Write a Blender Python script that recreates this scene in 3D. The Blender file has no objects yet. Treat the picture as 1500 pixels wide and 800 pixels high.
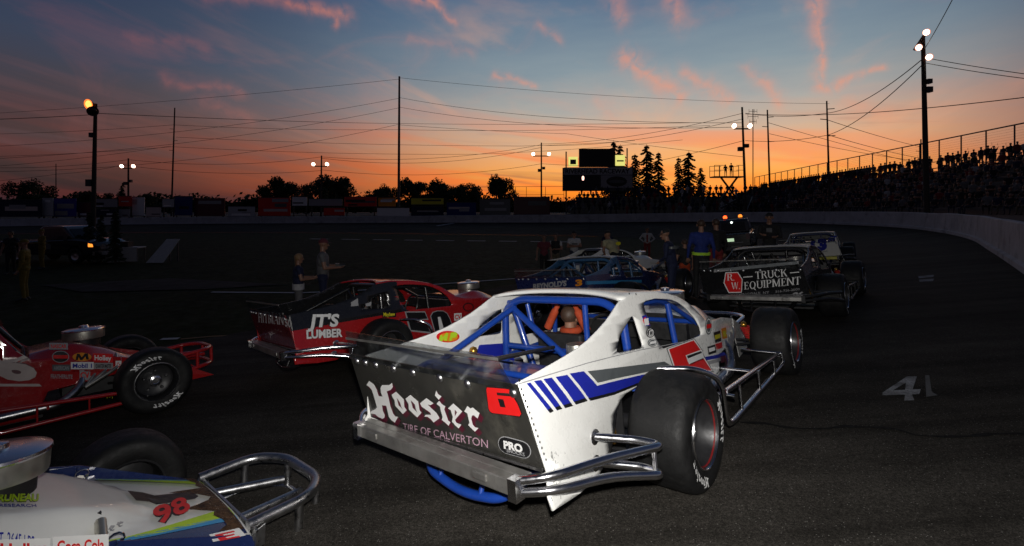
import bpy, bmesh, math, random
import numpy as np
from mathutils import Vector, Matrix
from mathutils.geometry import tessellate_polygon
R = math.radians
rnd = random.Random(7)
SC = bpy.context.scene
COL = SC.collection
# ------------------------------------------------------------------ camera
F_, YH, EYE = 704.0, 308.0, 1.53          # focal length in photo pixels, eye level row, eye height
cd = bpy.data.cameras.new('camera'); cam = bpy.data.objects.new('camera', cd); COL.objects.link(cam)
cam.location = (0, 0, EYE); cam.rotation_euler = (R(90), 0, 0)
cd.sensor_width = 36; cd.lens = 36 * F_ / 1500; cd.shift_y = -(400 - YH) / 1500
cd.clip_start = .05; cd.clip_end = 3000
SC.camera = cam
# ------------------------------------------------------------------ exposure
SC.view_settings.view_transform = 'Standard'; SC.view_settings.look = 'None'
SC.view_settings.exposure = 0; SC.view_settings.gamma = 1
SC.cycles.use_denoising = True
SC.cycles.max_bounces = 8; SC.cycles.transparent_max_bounces = 12
SC.cycles.sample_clamp_indirect = 3.0

def lin(c):
    return tuple(((x / 255) / 12.92 if x / 255 <= .04045 else ((x / 255 + .055) / 1.055) ** 2.4) for x in c)
# ------------------------------------------------------------------ sky
GLOW_AZ = math.degrees(math.atan((1030 - 750) / F_))
SUN_EL, SUN_AZ = R(-1.5), R(GLOW_AZ)
W = bpy.data.worlds.new('World'); SC.world = W; W.use_nodes = True
nt = W.node_tree; nt.nodes.clear()
class NG:
    def __init__(s, t): s.t = t
    def new(s, typ, **k):
        n = s.t.nodes.new(typ)
        for a, b in k.items(): setattr(n, a, b)
        return n
    def put(s, sock, v):
        if hasattr(v, 'is_output'): s.t.links.new(v, sock)
        else: sock.default_value = v
    def m(s, op, a, b=0.0, c=None, clamp=False):
        n = s.new('ShaderNodeMath', operation=op, use_clamp=clamp)
        s.put(n.inputs[0], a); s.put(n.inputs[1], b)
        if c is not None: s.put(n.inputs[2], c)
        return n.outputs[0]
    def comb(s, x, y, z):
        n = s.new('ShaderNodeCombineXYZ')
        for i, v in enumerate((x, y, z)): s.put(n.inputs[i], v)
        return n.outputs[0]
    def noise(s, vec, scale, detail=4, rough=.55, dist=0.0):
        n = s.new('ShaderNodeTexNoise'); s.put(n.inputs['Vector'], vec)
        n.inputs['Scale'].default_value = scale; n.inputs['Detail'].default_value = detail
        n.inputs['Roughness'].default_value = rough; n.inputs['Distortion'].default_value = dist
        return n.outputs[0]
    def ramp(s, fac, stops, interp='LINEAR'):
        n = s.new('ShaderNodeValToRGB'); e = n.color_ramp; e.interpolation = interp
        while len(e.elements) < len(stops): e.elements.new(.5)
        for q, (p, c) in zip(e.elements, stops):
            q.position = p; q.color = (*c, 1) if len(c) == 3 else c
        s.put(n.inputs[0], fac); return n.outputs[0]
    def mix(s, fac, a, b, typ='MIX'):
        n = s.new('ShaderNodeMix', data_type='RGBA', blend_type=typ)
        s.put(n.inputs[0], fac); s.put(n.inputs[6], a); s.put(n.inputs[7], b)
        return n.outputs[2]
    def maprange(s, v, a, b, c=0., d=1.):
        n = s.new('ShaderNodeMapRange'); n.clamp = True; n.interpolation_type = 'SMOOTHSTEP'
        s.put(n.inputs[0], v)
        for i, x in enumerate((a, b, c, d)): n.inputs[i + 1].default_value = x
        return n.outputs[0]
def sky_dir(u, v):
    x, z = (u - 750) / F_, (YH - v) / F_
    return math.degrees(math.atan(x)), math.degrees(math.atan(z / math.sqrt(1 + x * x)))
def build_sky():
    g = NG(nt)
    tc = g.new('ShaderNodeTexCoord'); sp = g.new('ShaderNodeSeparateXYZ')
    nt.links.new(tc.outputs['Generated'], sp.inputs[0])
    x, y, z = sp.outputs
    az = g.m('MULTIPLY', g.m('ARCTAN2', x, y), 57.2958)
    el = g.m('MULTIPLY', g.m('ARCSINE', g.m('MINIMUM', g.m('MAXIMUM', z, -1.), 1.)), 57.2958)
    ela = g.m('ABSOLUTE', el)
    # horizontal distance from the sunset glow, wrapped
    d = g.m('WRAP', g.m('SUBTRACT', az, GLOW_AZ), 180., -180.)
    warp = g.m('MULTIPLY', g.m('SUBTRACT', g.noise(g.comb(g.m('MULTIPLY', az, .05), g.m('MULTIPLY', el, .25), 0.), 1., 5, .6), .5), 5.0)
    elw = g.m('ABSOLUTE', g.m('ADD', el, warp))
    left = g.m('LESS_THAN', d, 0.)
    sig = g.m('ADD', 30., g.m('MULTIPLY', left, 17.))
    q = g.m('DIVIDE', d, sig)
    glow = g.m('EXPONENT', g.m('MULTIPLY', g.m('MULTIPLY', q, q), -1.))
    fac = g.m('DIVIDE', elw, 90., clamp=True)
    S = lambda deg, c: (deg / 90, lin(c))
    warm = g.ramp(fac, [S(0, (252, 124, 24)), S(2.2, (255, 146, 38)), S(4.2, (252, 168, 80)), S(6.5, (236, 172, 114)),
                        S(9, (204, 172, 146)), S(12, (166, 165, 160)), S(16, (130, 146, 155)), S(23, (88, 112, 137)), S(45, (26, 37, 60)), S(90, (12, 18, 32))])
    cool = g.ramp(fac, [S(0, (26, 26, 36)), S(2.5, (38, 32, 42)), S(5, (58, 38, 46)), S(8, (64, 46, 52)),
                        S(11, (58, 54, 66)), S(15, (48, 58, 80)), S(23, (35, 49, 78)), S(45, (22, 31, 52)), S(90, (12, 18, 32))])
    back = g.ramp(fac, [S(0, (22, 24, 32)), S(8, (26, 30, 44)), S(20, (22, 29, 47)), S(90, (12, 18, 32))])
    cool = g.mix(g.maprange(g.m('ABSOLUTE', d), 70., 130.), cool, back)
    mid = g.ramp(fac, [S(0, (126, 54, 42)), S(2.5, (142, 68, 54)), S(5, (160, 90, 74)), S(7.5, (162, 112, 98)), S(10, (140, 118, 116)),
                       S(13, (112, 115, 125)), S(17, (90, 107, 126)), S(23, (64, 89, 119)), S(45, (24, 35, 57)), S(90, (12, 18, 32))])
    base = g.mix(g.maprange(glow, .10, .66), cool, mid)
    base = g.mix(g.maprange(glow, .34, .95), base, warm)
    # soft red bands of thin cloud low over the horizon
    bn = g.noise(g.comb(g.m('MULTIPLY', az, .03), g.m('MULTIPLY', g.m('ADD', el, g.m('ADD', g.m('MULTIPLY', az, .13), g.m('MULTIPLY', warp, .25))), .46), 3.3), 1.0, 5, .5, .5)
    band = g.m('MULTIPLY', g.maprange(bn, .43, .64), g.m('MULTIPLY', g.maprange(ela, 14., 3.5), g.m('MULTIPLY', g.maprange(d, 24., -4., .3, 1.), g.maprange(d, -70., -30., .55, 1.))))
    bandcol = g.mix(g.maprange(glow, .1, .9), (*lin((104, 44, 44)), 1), (*lin((255, 120, 52)), 1))
    base = g.mix(g.m('MULTIPLY', band, .72), base, bandcol)
    fan = g.m('DIVIDE', d, g.m('ADD', ela, 5.))
    fnz = g.noise(g.comb(g.m('MULTIPLY', fan, 1.6), g.m('MULTIPLY', el, .09), 2.2), 1.0, 5, .55, .35)
    base = g.mix(g.m('MULTIPLY', g.m('MULTIPLY', g.maprange(fnz, .50, .72), g.maprange(ela, 3., 9.)), g.m('MULTIPLY', g.maprange(ela, 30., 16.), g.maprange(glow, .05, .7, .10, .34))), base, g.mix(g.maprange(glow, .1, .8), (*lin((150, 90, 88)), 1), (*lin((238, 168, 128)), 1)))
    dn = g.noise(g.comb(g.m('MULTIPLY', az, .05), g.m('MULTIPLY', g.m('ADD', el, g.m('MULTIPLY', az, .12)), .5), 9.1), 1.0, 4, .55, .8)
    dark = g.m('MULTIPLY', g.maprange(dn, .55, .74), g.maprange(ela, 12., 5.))
    base = g.mix(g.m('MULTIPLY', dark, .45), base, (*lin((84, 66, 74)), 1))
    # high pink wisps: each a streak with its own direction, frayed by noise
    P = g.comb(az, el, 0.)
    wv = g.new('ShaderNodeTexNoise'); g.put(wv.inputs['Vector'], P)
    wv.inputs['Scale'].default_value = .28; wv.inputs['Detail'].default_value = 3; wv.inputs['Roughness'].default_value = .5
    off = g.new('ShaderNodeVectorMath', operation='MULTIPLY_ADD'); nt.links.new(wv.outputs['Color'], off.inputs[0])
    off.inputs[1].default_value = (2.6, 2.6, 0); off.inputs[2].default_value = (-1.3, -1.3, 0)
    pw = g.new('ShaderNodeVectorMath', operation='ADD'); nt.links.new(P, pw.inputs[0]); nt.links.new(off.outputs[0], pw.inputs[1])
    streaks = [((1206, -60), (1197, 60), 1.0, .85), ((1199, 40), (1204, 128), .6, .8), ((1222, 126), (1292, 100), .5, .75),
               ((918, 84), (990, 142), 1.2, .75), ((1004, 108), (1062, 150), 1.0, .6), ((1116, 120), (1146, 148), .9, .65),
               ((885, -40), (912, 26), 1.2, .45), ((965, -40), (1000, 30), 1.2, .5), ((300, -16), (440, 6), .8, .45), ((420, 4), (508, 24), .8, .7),
               ((500, 24), (488, 40), .5, .6), ((570, -14), (640, 8), .8, .75), ((640, 8), (662, 30), .6, .7), ((250, 118), (352, 134), .7, .38), ((190, 52), (300, 70), .9, .2),
               ((600, 60), (690, 72), .9, .22), ((722, 112), (782, 128), .55, .6), ((792, 42), (820, 60), .6, .4), ((872, 142), (900, 172), 1.2, .3),
               ((1240, 150), (1290, 168), 1.4, .4), ((300, 150), (360, 170), 1.2, .28), ((1280, 215), (1060, 222), 1.2, .45), ((1095, 100), (1120, 128), .8, .4)]
    tot = None
    for a, b, w, amp in streaks:
        A, B = sky_dir(*a), sky_dir(*b); AB = (B[0] - A[0], B[1] - A[1]); L2 = AB[0] ** 2 + AB[1] ** 2
        s1 = g.new('ShaderNodeVectorMath', operation='SUBTRACT'); nt.links.new(pw.outputs[0], s1.inputs[0]); s1.inputs[1].default_value = (*A, 0)
        dt = g.new('ShaderNodeVectorMath', operation='DOT_PRODUCT'); nt.links.new(s1.outputs[0], dt.inputs[0]); dt.inputs[1].default_value = (AB[0] / L2, AB[1] / L2, 0)
        t = g.m('MINIMUM', g.m('MAXIMUM', dt.outputs['Value'], 0.), 1.)
        sc = g.new('ShaderNodeVectorMath', operation='SCALE'); sc.inputs[0].default_value = (*AB, 0); nt.links.new(t, sc.inputs['Scale'])
        ds = g.new('ShaderNodeVectorMath', operation='DISTANCE'); nt.links.new(s1.outputs[0], ds.inputs[0]); nt.links.new(sc.outputs[0], ds.inputs[1])
        k = g.m('DIVIDE', ds.outputs['Value'], w)
        msk = g.m('MULTIPLY', g.m('EXPONENT', g.m('MULTIPLY', g.m('POWER', k, 1.5), -1.5)), amp)
        tot = msk if tot is None else g.m('MAXIMUM', tot, msk)
    fr = g.noise(P, .75, 5, .55, .5)
    tot = g.m('MULTIPLY', tot, g.maprange(fr, .22, .62, .12, 1.))
    gn = g.noise(g.comb(g.m('MULTIPLY', az, .06), g.m('MULTIPLY', el, .12), 5.), 1.0, 6, .62, 1.2)
    veil = g.m('MULTIPLY', g.maprange(gn, .52, .8), g.m('MULTIPLY', g.maprange(ela, 60., 12.), .18))
    tot = g.m('MINIMUM', g.m('ADD', tot, veil), 1.)
    pink = g.mix(g.maprange(glow, .1, .7), (*lin((178, 92, 88)), 1), (*lin((240, 146, 108)), 1))
    base = g.mix(g.m('MULTIPLY', tot, .68), base, pink)
    bg = g.new('ShaderNodeBackground'); nt.links.new(base, bg.inputs[0]); bg.inputs[1].default_value = 1.0
    st = g.new('ShaderNodeTexSky'); st.sky_type = 'NISHITA'; st.sun_disc = False
    st.sun_elevation = SUN_EL; st.sun_rotation = SUN_AZ
    b2 = g.new('ShaderNodeBackground'); nt.links.new(st.outputs[0], b2.inputs[0]); b2.inputs[1].default_value = .05
    ad = g.new('ShaderNodeAddShader'); nt.links.new(bg.outputs[0], ad.inputs[0]); nt.links.new(b2.outputs[0], ad.inputs[1])
    out = g.new('ShaderNodeOutputWorld'); nt.links.new(ad.outputs[0], out.inputs[0])
build_sky()
# ------------------------------------------------------------------ sun (already at the horizon) and the photographer's flash
sd = bpy.data.lights.new('sun', 'SUN'); sd.energy = .015; sd.angle = R(12); sd.color = (1, .55, .25)
sun = bpy.data.objects.new('sun', sd); COL.objects.link(sun)
sun.rotation_euler = (R(88.5), 0, R(180) - SUN_AZ)
fd = bpy.data.lights.new('camera_flash', 'SPOT'); fd.energy = 640; fd.spot_size = R(136); fd.spot_blend = 1.0
fd.shadow_soft_size = .035; fd.color = (1, .97, .92)
fl = bpy.data.objects.new('camera_flash', fd); COL.objects.link(fl)
fl.location = (.02, -.02, EYE + .17)
fl.rotation_euler = Vector((.22, 1, -.30)).to_track_quat('-Z', 'Y').to_euler()
# ------------------------------------------------------------------ object helpers
def link(o, parent=None):
    COL.objects.link(o)
    if parent is not None: o.parent = parent
    return o
def tag(o, label=None, cat=None, group=None, kind=None):
    for k, v in (('label', label), ('category', cat), ('group', group), ('kind', kind)):
        if v: o[k] = v
    return o
def empty(name, loc=(0, 0, 0), rz=0, mat=None):
    o = bpy.data.objects.new(name, None); COL.objects.link(o); o.empty_display_size = .2
    if mat is not None: o.matrix_world = mat
    else: o.location = loc; o.rotation_euler = (0, 0, rz)
    return o
class MB:
    """collects simple shapes into one mesh"""
    def __init__(s): s.v = []; s.f = []; s.mi = []; s.cur = 0
    def add(s, vs, fs):
        n = len(s.v); s.v += [tuple(v) for v in vs]; s.f += [tuple(i + n for i in f) for f in fs]; s.mi += [s.cur] * len(fs); return s
    def box(s, c, size, rz=0.0, m=None):
        sx, sy, sz = [q / 2 for q in size]; V = []
        for z in (-sz, sz):
            for x, y in ((-sx, -sy), (sx, -sy), (sx, sy), (-sx, sy)):
                X, Y = x * math.cos(rz) - y * math.sin(rz), x * math.sin(rz) + y * math.cos(rz)
                V.append((c[0] + X, c[1] + Y, c[2] + z))
        if m is not None: V = [m @ Vector(q) for q in V]
        return s.add(V, [(3, 2, 1, 0), (4, 5, 6, 7), (0, 1, 5, 4), (1, 2, 6, 5), (2, 3, 7, 6), (3, 0, 4, 7)])
    def tube(s, pts, r, n=8, closed=False, flat=1.0):
        pts = [Vector(p) for p in pts]; rs = r if isinstance(r, (list, tuple)) else [r] * len(pts)
        N = len(pts); V = []; Fs = []; up = None
        for i, p in enumerate(pts):
            if closed: t = pts[(i + 1) % N] - pts[i - 1]
            else: t = pts[min(i + 1, N - 1)] - pts[max(i - 1, 0)]
            t.normalize()
            if up is None:
                a = Vector((0, 0, 1)) if abs(t.z) < .9 else Vector((1, 0, 0)); up = (a - t * a.dot(t)).normalized()
            else:
                up = up - t * up.dot(t)
                up = up.normalized() if up.length > 1e-6 else Vector((0, 0, 1))
            sd_ = t.cross(up)
            for k in range(n):
                a = 2 * math.pi * k / n
                V.append(p + (sd_ * math.cos(a) + up * math.sin(a) * flat) * rs[i])
        M = N if closed else N - 1
        for i in range(M):
            for k in range(n):
                a, b = i * n + k, i * n + (k + 1) % n; c, d = ((i + 1) % N) * n + (k + 1) % n, ((i + 1) % N) * n + k
                Fs.append((a, b, c, d))
        if not closed:
            Fs.append(tuple(range(n - 1, -1, -1))); Fs.append(tuple((N - 1) * n + k for k in range(n)))
        return s.add(V, Fs)
    def lathe(s, prof, n=32, m=None, caps=False):
        V = []; Fs = []                                   # profile of (radius, height) round local z
        for r, h in prof:
            for k in range(n):
                a = 2 * math.pi * k / n; V.append(Vector((r * math.cos(a), r * math.sin(a), h)))
        for i in range(len(prof) - 1):
            for k in range(n):
                k2 = (k + 1) % n; Fs.append((i * n + k, i * n + k2, (i + 1) * n + k2, (i + 1) * n + k))
        if caps: Fs.append(tuple(range(n - 1, -1, -1))); Fs.append(tuple((len(prof) - 1) * n + k for k in range(n)))
        if m is not None: V = [m @ q for q in V]
        return s.add(V, Fs)
    def grid(s, rows):
        n = len(rows[0]); V = [p for r_ in rows for p in r_]
        return s.add(V, [(i * n + k, i * n + k + 1, (i + 1) * n + k + 1, (i + 1) * n + k) for i in range(len(rows) - 1) for k in range(n - 1)])
    def sphere(s, c, r, n=10, sc=(1, 1, 1)):
        V = [Vector((c[0], c[1], c[2] - r * sc[2]))]; h = n // 2
        for i in range(1, h):
            a = math.pi * i / h
            for k in range(n):
                b = 2 * math.pi * k / n
                V.append(Vector((c[0] + r * sc[0] * math.sin(a) * math.cos(b), c[1] + r * sc[1] * math.sin(a) * math.sin(b), c[2] - r * sc[2] * math.cos(a))))
        V.append(Vector((c[0], c[1], c[2] + r * sc[2]))); Fs = []
        for k in range(n):
            k2 = (k + 1) % n; Fs.append((0, 1 + k2, 1 + k)); L = 1 + (h - 2) * n; Fs.append((L + k, L + k2, len(V) - 1))
            for i in range(h - 2): Fs.append((1 + i * n + k, 1 + i * n + k2, 1 + (i + 1) * n + k2, 1 + (i + 1) * n + k))
        return s.add(V, Fs)
    def slab(s, poly, fn, th, holes=()):
        """polygon extruded by th: fn(x, y, depth) -> point"""
        loops = [list(poly)] + [list(h) for h in holes]
        tris = tessellate_polygon([[Vector((p[0], p[1], 0)) for p in l] for l in loops])
        fl_ = [p for l in loops for p in l]; n = len(fl_)
        V = [fn(p[0], p[1], 0) for p in fl_] + [fn(p[0], p[1], th) for p in fl_]
        Fs = [tuple(t) for t in tris] + [tuple(i + n for i in reversed(t)) for t in tris]; o = 0
        for l in loops:
            for i in range(len(l)):
                a, b = o + i, o + (i + 1) % len(l); Fs.append((a, b, b + n, a + n))
            o += len(l)
        return s.add(V, Fs)
    def build(s, name, mats, parent=None, smooth=None, recalc=True):
        me = bpy.data.meshes.new(name); me.from_pydata([tuple(v) for v in s.v], [], s.f)
        if not isinstance(mats, (list, tuple)): mats = [mats]
        for m in mats: me.materials.append(m)
        if len(mats) > 1: me.polygons.foreach_set('material_index', s.mi)
        if recalc:
            bm = bmesh.new(); bm.from_mesh(me); bmesh.ops.recalc_face_normals(bm, faces=bm.faces); bm.to_mesh(me); bm.free()
        if smooth is not None:
            me.shade_smooth()
            if smooth < 180: me.set_sharp_from_angle(angle=R(smooth))
        me.update()
        return link(bpy.data.objects.new(name, me), parent)
def fillet(pts, r, n=5, closed=False):
    pts = [Vector(p) for p in pts]; out = []; N = len(pts)
    for i, p in enumerate(pts):
        if not closed and i in (0, N - 1): out.append(p); continue
        a, b = pts[i - 1] - p, pts[(i + 1) % N] - p
        k = min(r, a.length * .45, b.length * .45); A, B = p + a.normalized() * k, p + b.normalized() * k
        for j in range(n + 1):
            t = j / n; out.append(A * (1 - t) ** 2 + p * 2 * t * (1 - t) + B * t * t)
    return out
def interp(x, xs, ys): return float(np.interp(x, xs, ys))
# ------------------------------------------------------------------ materials
def mat(name, col, rough=.5, metal=0.0, coat=0.0, var=.12, nscale=8.0, bump=0.0, bscale=60.0, spec=.5, dirt=None):
    m = bpy.data.materials.new(name); m.use_nodes = True; t = m.node_tree; g = NG(t)
    b = t.nodes['Principled BSDF']; tc = g.new('ShaderNodeTexCoord'); v = tc.outputs['Object']
    n = g.noise(v, nscale, 5, .6)
    lo = tuple(c * (1 - var) for c in col); hi = tuple(min(1, c * (1 + var * .6)) for c in col)
    c = g.ramp(n, [(.3, lo), (.7, hi)])
    if dirt:
        dn = g.noise(v, dirt[1], 6, .7); c = g.mix(g.m('MULTIPLY', g.maprange(dn, .52, .75), dirt[2]), c, (*dirt[0], 1))
    t.links.new(c, b.inputs['Base Color'])
    rn = g.noise(v, nscale * 3.1, 4, .6)
    t.links.new(g.maprange(rn, .3, .7, max(.02, rough * .8), min(1, rough * 1.2)), b.inputs['Roughness'])
    b.inputs['Metallic'].default_value = metal; b.inputs['Coat Weight'].default_value = coat; b.inputs['Coat Roughness'].default_value = .06
    b.inputs['Specular IOR Level'].default_value = spec
    if bump:
        bn = g.new('ShaderNodeBump'); bn.inputs['Strength'].default_value = bump; bn.inputs['Distance'].default_value = .01
        t.links.new(g.noise(v, bscale, 6, .65), bn.inputs['Height']); t.links.new(bn.outputs[0], b.inputs['Normal'])
    return m
def emit(name, col, strength, grain=.1):
    m = bpy.data.materials.new(name); m.use_nodes = True; t = m.node_tree; g = NG(t); t.nodes.clear()
    tc = g.new('ShaderNodeTexCoord'); n = g.noise(tc.outputs['Object'], 3.0, 3)
    e = g.new('ShaderNodeEmission'); t.links.new(g.ramp(n, [(.3, tuple(c * (1 - grain) for c in col)), (.7, col)]), e.inputs[0]); e.inputs[1].default_value = strength
    o = g.new('ShaderNodeOutputMaterial'); t.links.new(e.outputs[0], o.inputs[0]); return m
def clear_plastic():
    m = bpy.data.materials.new('clear_polycarbonate'); m.use_nodes = True; t = m.node_tree; g = NG(t); t.nodes.clear()
    tr = g.new('ShaderNodeBsdfTransparent'); tc = g.new('ShaderNodeTexCoord')
    t.links.new(g.ramp(g.noise(tc.outputs['Object'], 5., 5, .65), [(.3, (.82, .84, .85)), (.7, (.95, .96, .96))]), tr.inputs[0])
    gl = g.new('ShaderNodeBsdfGlossy'); gl.inputs['Roughness'].default_value = .08
    df = g.new('ShaderNodeBsdfDiffuse'); df.inputs[0].default_value = (.35, .36, .36, 1)
    fr = g.new('ShaderNodeFresnel'); fr.inputs[0].default_value = 1.5
    a = g.new('ShaderNodeMixShader'); t.links.new(g.m('MULTIPLY', fr.outputs[0], .6), a.inputs[0]); t.links.new(tr.outputs[0], a.inputs[1]); t.links.new(gl.outputs[0], a.inputs[2])
    b = g.new('ShaderNodeMixShader'); t.links.new(g.maprange(g.noise(tc.outputs['Object'], 14., 6, .7),   .4, .8, .008, .05), b.inputs[0])
    t.links.new(a.outputs[0], b.inputs[1]); t.links.new(df.outputs[0], b.inputs[2])
    o = g.new('ShaderNodeOutputMaterial'); t.links.new(b.outputs[0], o.inputs[0]); return m
def asphalt(name, base, fleck):
    m = bpy.data.materials.new(name); m.use_nodes = True; t = m.node_tree; g = NG(t); b = t.nodes['Principled BSDF']
    tc = g.new('ShaderNodeTexCoord'); v = tc.outputs['Object']
    big = g.noise(v, .35, 5, .6); mid = g.noise(v, 3.0, 5, .65); fine = g.noise(v, 150., 4, .8); fine2 = g.noise(v, 55., 3, .7)
    vo = g.new('ShaderNodeTexVoronoi'); t.links.new(v, vo.inputs['Vector']); vo.inputs['Scale'].default_value = 95
    k = g.m('MULTIPLY', g.maprange(big, .3, .7, .75, 1.2), g.maprange(mid, .3, .7, .85, 1.15))
    mp = g.new('ShaderNodeMapping'); t.links.new(v, mp.inputs['Vector']); mp.inputs['Rotation'].default_value = (0, 0, -.85); mp.inputs['Scale'].default_value = (.10, 2.2, 1)
    k = g.m('MULTIPLY', k, g.maprange(g.noise(mp.outputs[0], 1.0, 6, .65, .3), .3, .7, .62, 1.4))
    k = g.m('MULTIPLY', k, g.maprange(fine, .35, .68, .35, 1.75))
    k = g.m('MULTIPLY', k, g.maprange(fine2, .35, .65, .7, 1.3))
    wv = g.new('ShaderNodeSeparateColor'); t.links.new(vo.outputs['Color'], wv.inputs[0])
    st = g.m('MULTIPLY', g.m('GREATER_THAN', wv.outputs[0], .93), g.maprange(vo.outputs['Distance'], .35, .1))
    c = g.mix(1.0, (*base, 1), g.comb(k, k, k), 'MULTIPLY'); c = g.mix(g.m('MULTIPLY', st, .8), c, (*fleck, 1))
    t.links.new(c, b.inputs['Base Color']); b.inputs['Roughness'].default_value = .82; b.inputs['Specular IOR Level'].default_value = .04
    bn = g.new('ShaderNodeBump'); bn.inputs['Strength'].default_value = .5; bn.inputs['Distance'].default_value = .006
    t.links.new(g.m('ADD', fine, g.m('MULTIPLY', fine2, .8)), bn.inputs['Height']); t.links.new(bn.outputs[0], b.inputs['Normal'])
    return m
def worn_paint(name, col, under, wear=.5):
    m = bpy.data.materials.new(name); m.use_nodes = True; t = m.node_tree; g = NG(t); b = t.nodes['Principled BSDF']
    tc = g.new('ShaderNodeTexCoord'); v = tc.outputs['Object']
    k = g.m('MULTIPLY', g.maprange(g.noise(v, 70., 6, .8), .3, .62), g.maprange(g.noise(v, 5., 5, .7), wear - .22, wear + .12))
    t.links.new(g.mix(k, (*under, 1), (*col, 1)), b.inputs['Base Color']); b.inputs['Roughness'].default_value = .75
    return m
def leafmat(name, a, b_):
    m = bpy.data.materials.new(name); m.use_nodes = True; t = m.node_tree; g = NG(t); b = t.nodes['Principled BSDF']
    tc = g.new('ShaderNodeTexCoord'); t.links.new(g.ramp(g.noise(tc.outputs['Object'], 1.6, 4), [(.35, a), (.65, b_)]), b.inputs['Base Color'])
    b.inputs['Roughness'].default_value = .7; return m
M = {}
def mk(k, *a, **kw): M[k] = mat(k, *a, **kw)
mk('white_paint', (.78, .78, .75), .3, coat=.5, var=.04, dirt=((.60, .58, .54), 2.5, .25))
mk('warm_white', (.72, .72, .69), .35, coat=.3, var=.05)
mk('blue_paint', (.008, .046, .29), .35, coat=.5, var=.12)
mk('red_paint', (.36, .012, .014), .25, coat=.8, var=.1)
mk('black_paint', (.010, .010, .011), .28, coat=.6)
mk('navy_paint', (.010, .02, .085), .3, coat=.6)
mk('steel_blue', (.03, .09, .19), .3, coat=.6)
mk('silver_paint', (.42, .43, .45), .35, metal=.4)
mk('tail_plastic', (.028, .027, .024), .33, var=.3, nscale=3.0, dirt=((.09, .085, .07), 4.0, .6))
mk('chrome', (.80, .80, .82), .18, metal=1.0, var=.05)
mk('satin_steel', (.50, .50, .51), .32, metal=1.0, var=.12)
mk('aluminium', (.42, .41, .39), .42, metal=.85, var=.25, nscale=6, dirt=((.12, .11, .1), 5., .7))
mk('bare_tin', (.55, .53, .47), .38, metal=.9, var=.1)
mk('rubber', (.0075, .0075, .0078), .62, var=.25, nscale=5, bump=.25, bscale=70, spec=.3, dirt=((.024, .023, .021), 9., .45))
mk('black_plastic', (.014, .014, .015), .5, var=.2)
mk('dark_steel', (.022, .022, .024), .4, metal=.3)
mk('gold_anodised', (.60, .33, .06), .3, metal=.9)
mk('spring_red', (.42, .02, .02), .4)
mk('copper_foil', (.16, .085, .035), .3, metal=.7, var=.8, nscale=26, bump=1.0, bscale=40)
mk('vinyl_white', (.74, .74, .73), .4, var=.03)
mk('vinyl_red', (.66, .012, .012), .38, var=.05)
mk('vinyl_black', (.008, .008, .009), .4)
mk('vinyl_maroon', (.085, .008, .022), .4)
mk('vinyl_blue', (.012, .02, .30), .38, var=.08)
mk('vinyl_lightblue', (.04, .26, .52), .38)
mk('vinyl_grey', (.085, .095, .10), .4)
mk('vinyl_pink', (.42, .26, .33), .45)
mk('vinyl_yellow', (.62, .56, .02), .4)
mk('vinyl_lime', (.42, .62, .02), .4)
mk('vinyl_orange', (.70, .24, .01), .4)
mk('vinyl_cream', (.55, .46, .42), .45)
mk('vinyl_silver', (.30, .30, .31), .4)
mk('concrete', (.44, .45, .47), .9, spec=.15, var=.2, nscale=1.3, bump=.3, bscale=14, dirt=((.08, .08, .09), 1.1, .7))
mk('pole_wood', (.045, .036, .03), .85, var=.35, nscale=12)
mk('pole_steel', (.10, .10, .105), .55, metal=.5)
mk('wire', (.015, .015, .016), .6)
mk('skin', (.27, .14, .09), .5, var=.06)
mk('skin_dark', (.22, .12, .08), .5, var=.06)
mk('hair_brown', (.055, .03, .018), .6, var=.4, nscale=60)
mk('hair_fair', (.25, .15, .07), .6, var=.3, nscale=60)
for k, c in dict(navy=(.008, .013, .045), royal=(.010, .026, .17), white=(.42, .42, .43), grey=(.12, .12, .125), dark=(.011, .011, .012), cream=(.36, .33, .20),
                 redcloth=(.20, .02, .02), orange=(.36, .045, .01), yellow=(.15, .105, .01), denim=(.025, .034, .06), khaki=(.11, .09, .06), neon=(.45, .75, .04),
                 green=(.03, .09, .05), maroon=(.12, .02, .03)).items():
    mk('cloth_' + k, c, .85, var=.25, nscale=14, bump=.3, bscale=26)
mk('seat_black', (.014, .014, .015), .6)
mk('board_frame', (.05, .05, .055), .6)
mk('tar', (.007, .007, .007), .95, spec=.1)
mk('stand_metal', (.16, .165, .17), .5, metal=.5)
mk('glass_dark', (.012, .014, .016), .06)
mk('bark', (.05, .036, .025), .9, var=.3, nscale=6, bump=.6, bscale=12)
mk('earth', (.05, .047, .035), .95, var=.3, nscale=.6)
mk('pit_concrete', (.050, .045, .040), .9, spec=.05, var=.2, nscale=.8, bump=.2, bscale=20)
mk('truck_paint', (.012, .014, .018), .22, coat=.9)
mk('board_panel', (.42, .43, .44), .6)
M['clear'] = clear_plastic()
M['asphalt'] = asphalt('asphalt', (.034, .031, .027), (.32, .31, .29))
M['track_paint'] = worn_paint('track_paint', (.27, .28, .30), (.028, .028, .027), .50)
M['line_paint'] = worn_paint('line_paint', (.62, .62, .64), (.05, .05, .05), .30)
M['line_orange'] = worn_paint('line_orange', (.34, .15, .03), (.04, .04, .036), .42)
M['leaf_broad'] = leafmat('leaf_broad', (.02, .035, .012), (.05, .08, .025))
M['leaf_conifer'] = leafmat('leaf_conifer', (.012, .026, .014), (.03, .05, .024))
M['grass'] = mat('grass', (.022, .028, .010), .9, var=.45, nscale=1.2, bump=.8, bscale=30, spec=.05)
M['lamp_white'] = emit('lamp_white', (1.0, .74, .54), 16)
M['plate_glow'] = emit('plate_glow', (.62, .85, .55), .8)  # emission stands in for light thrown back by the number plate
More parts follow.
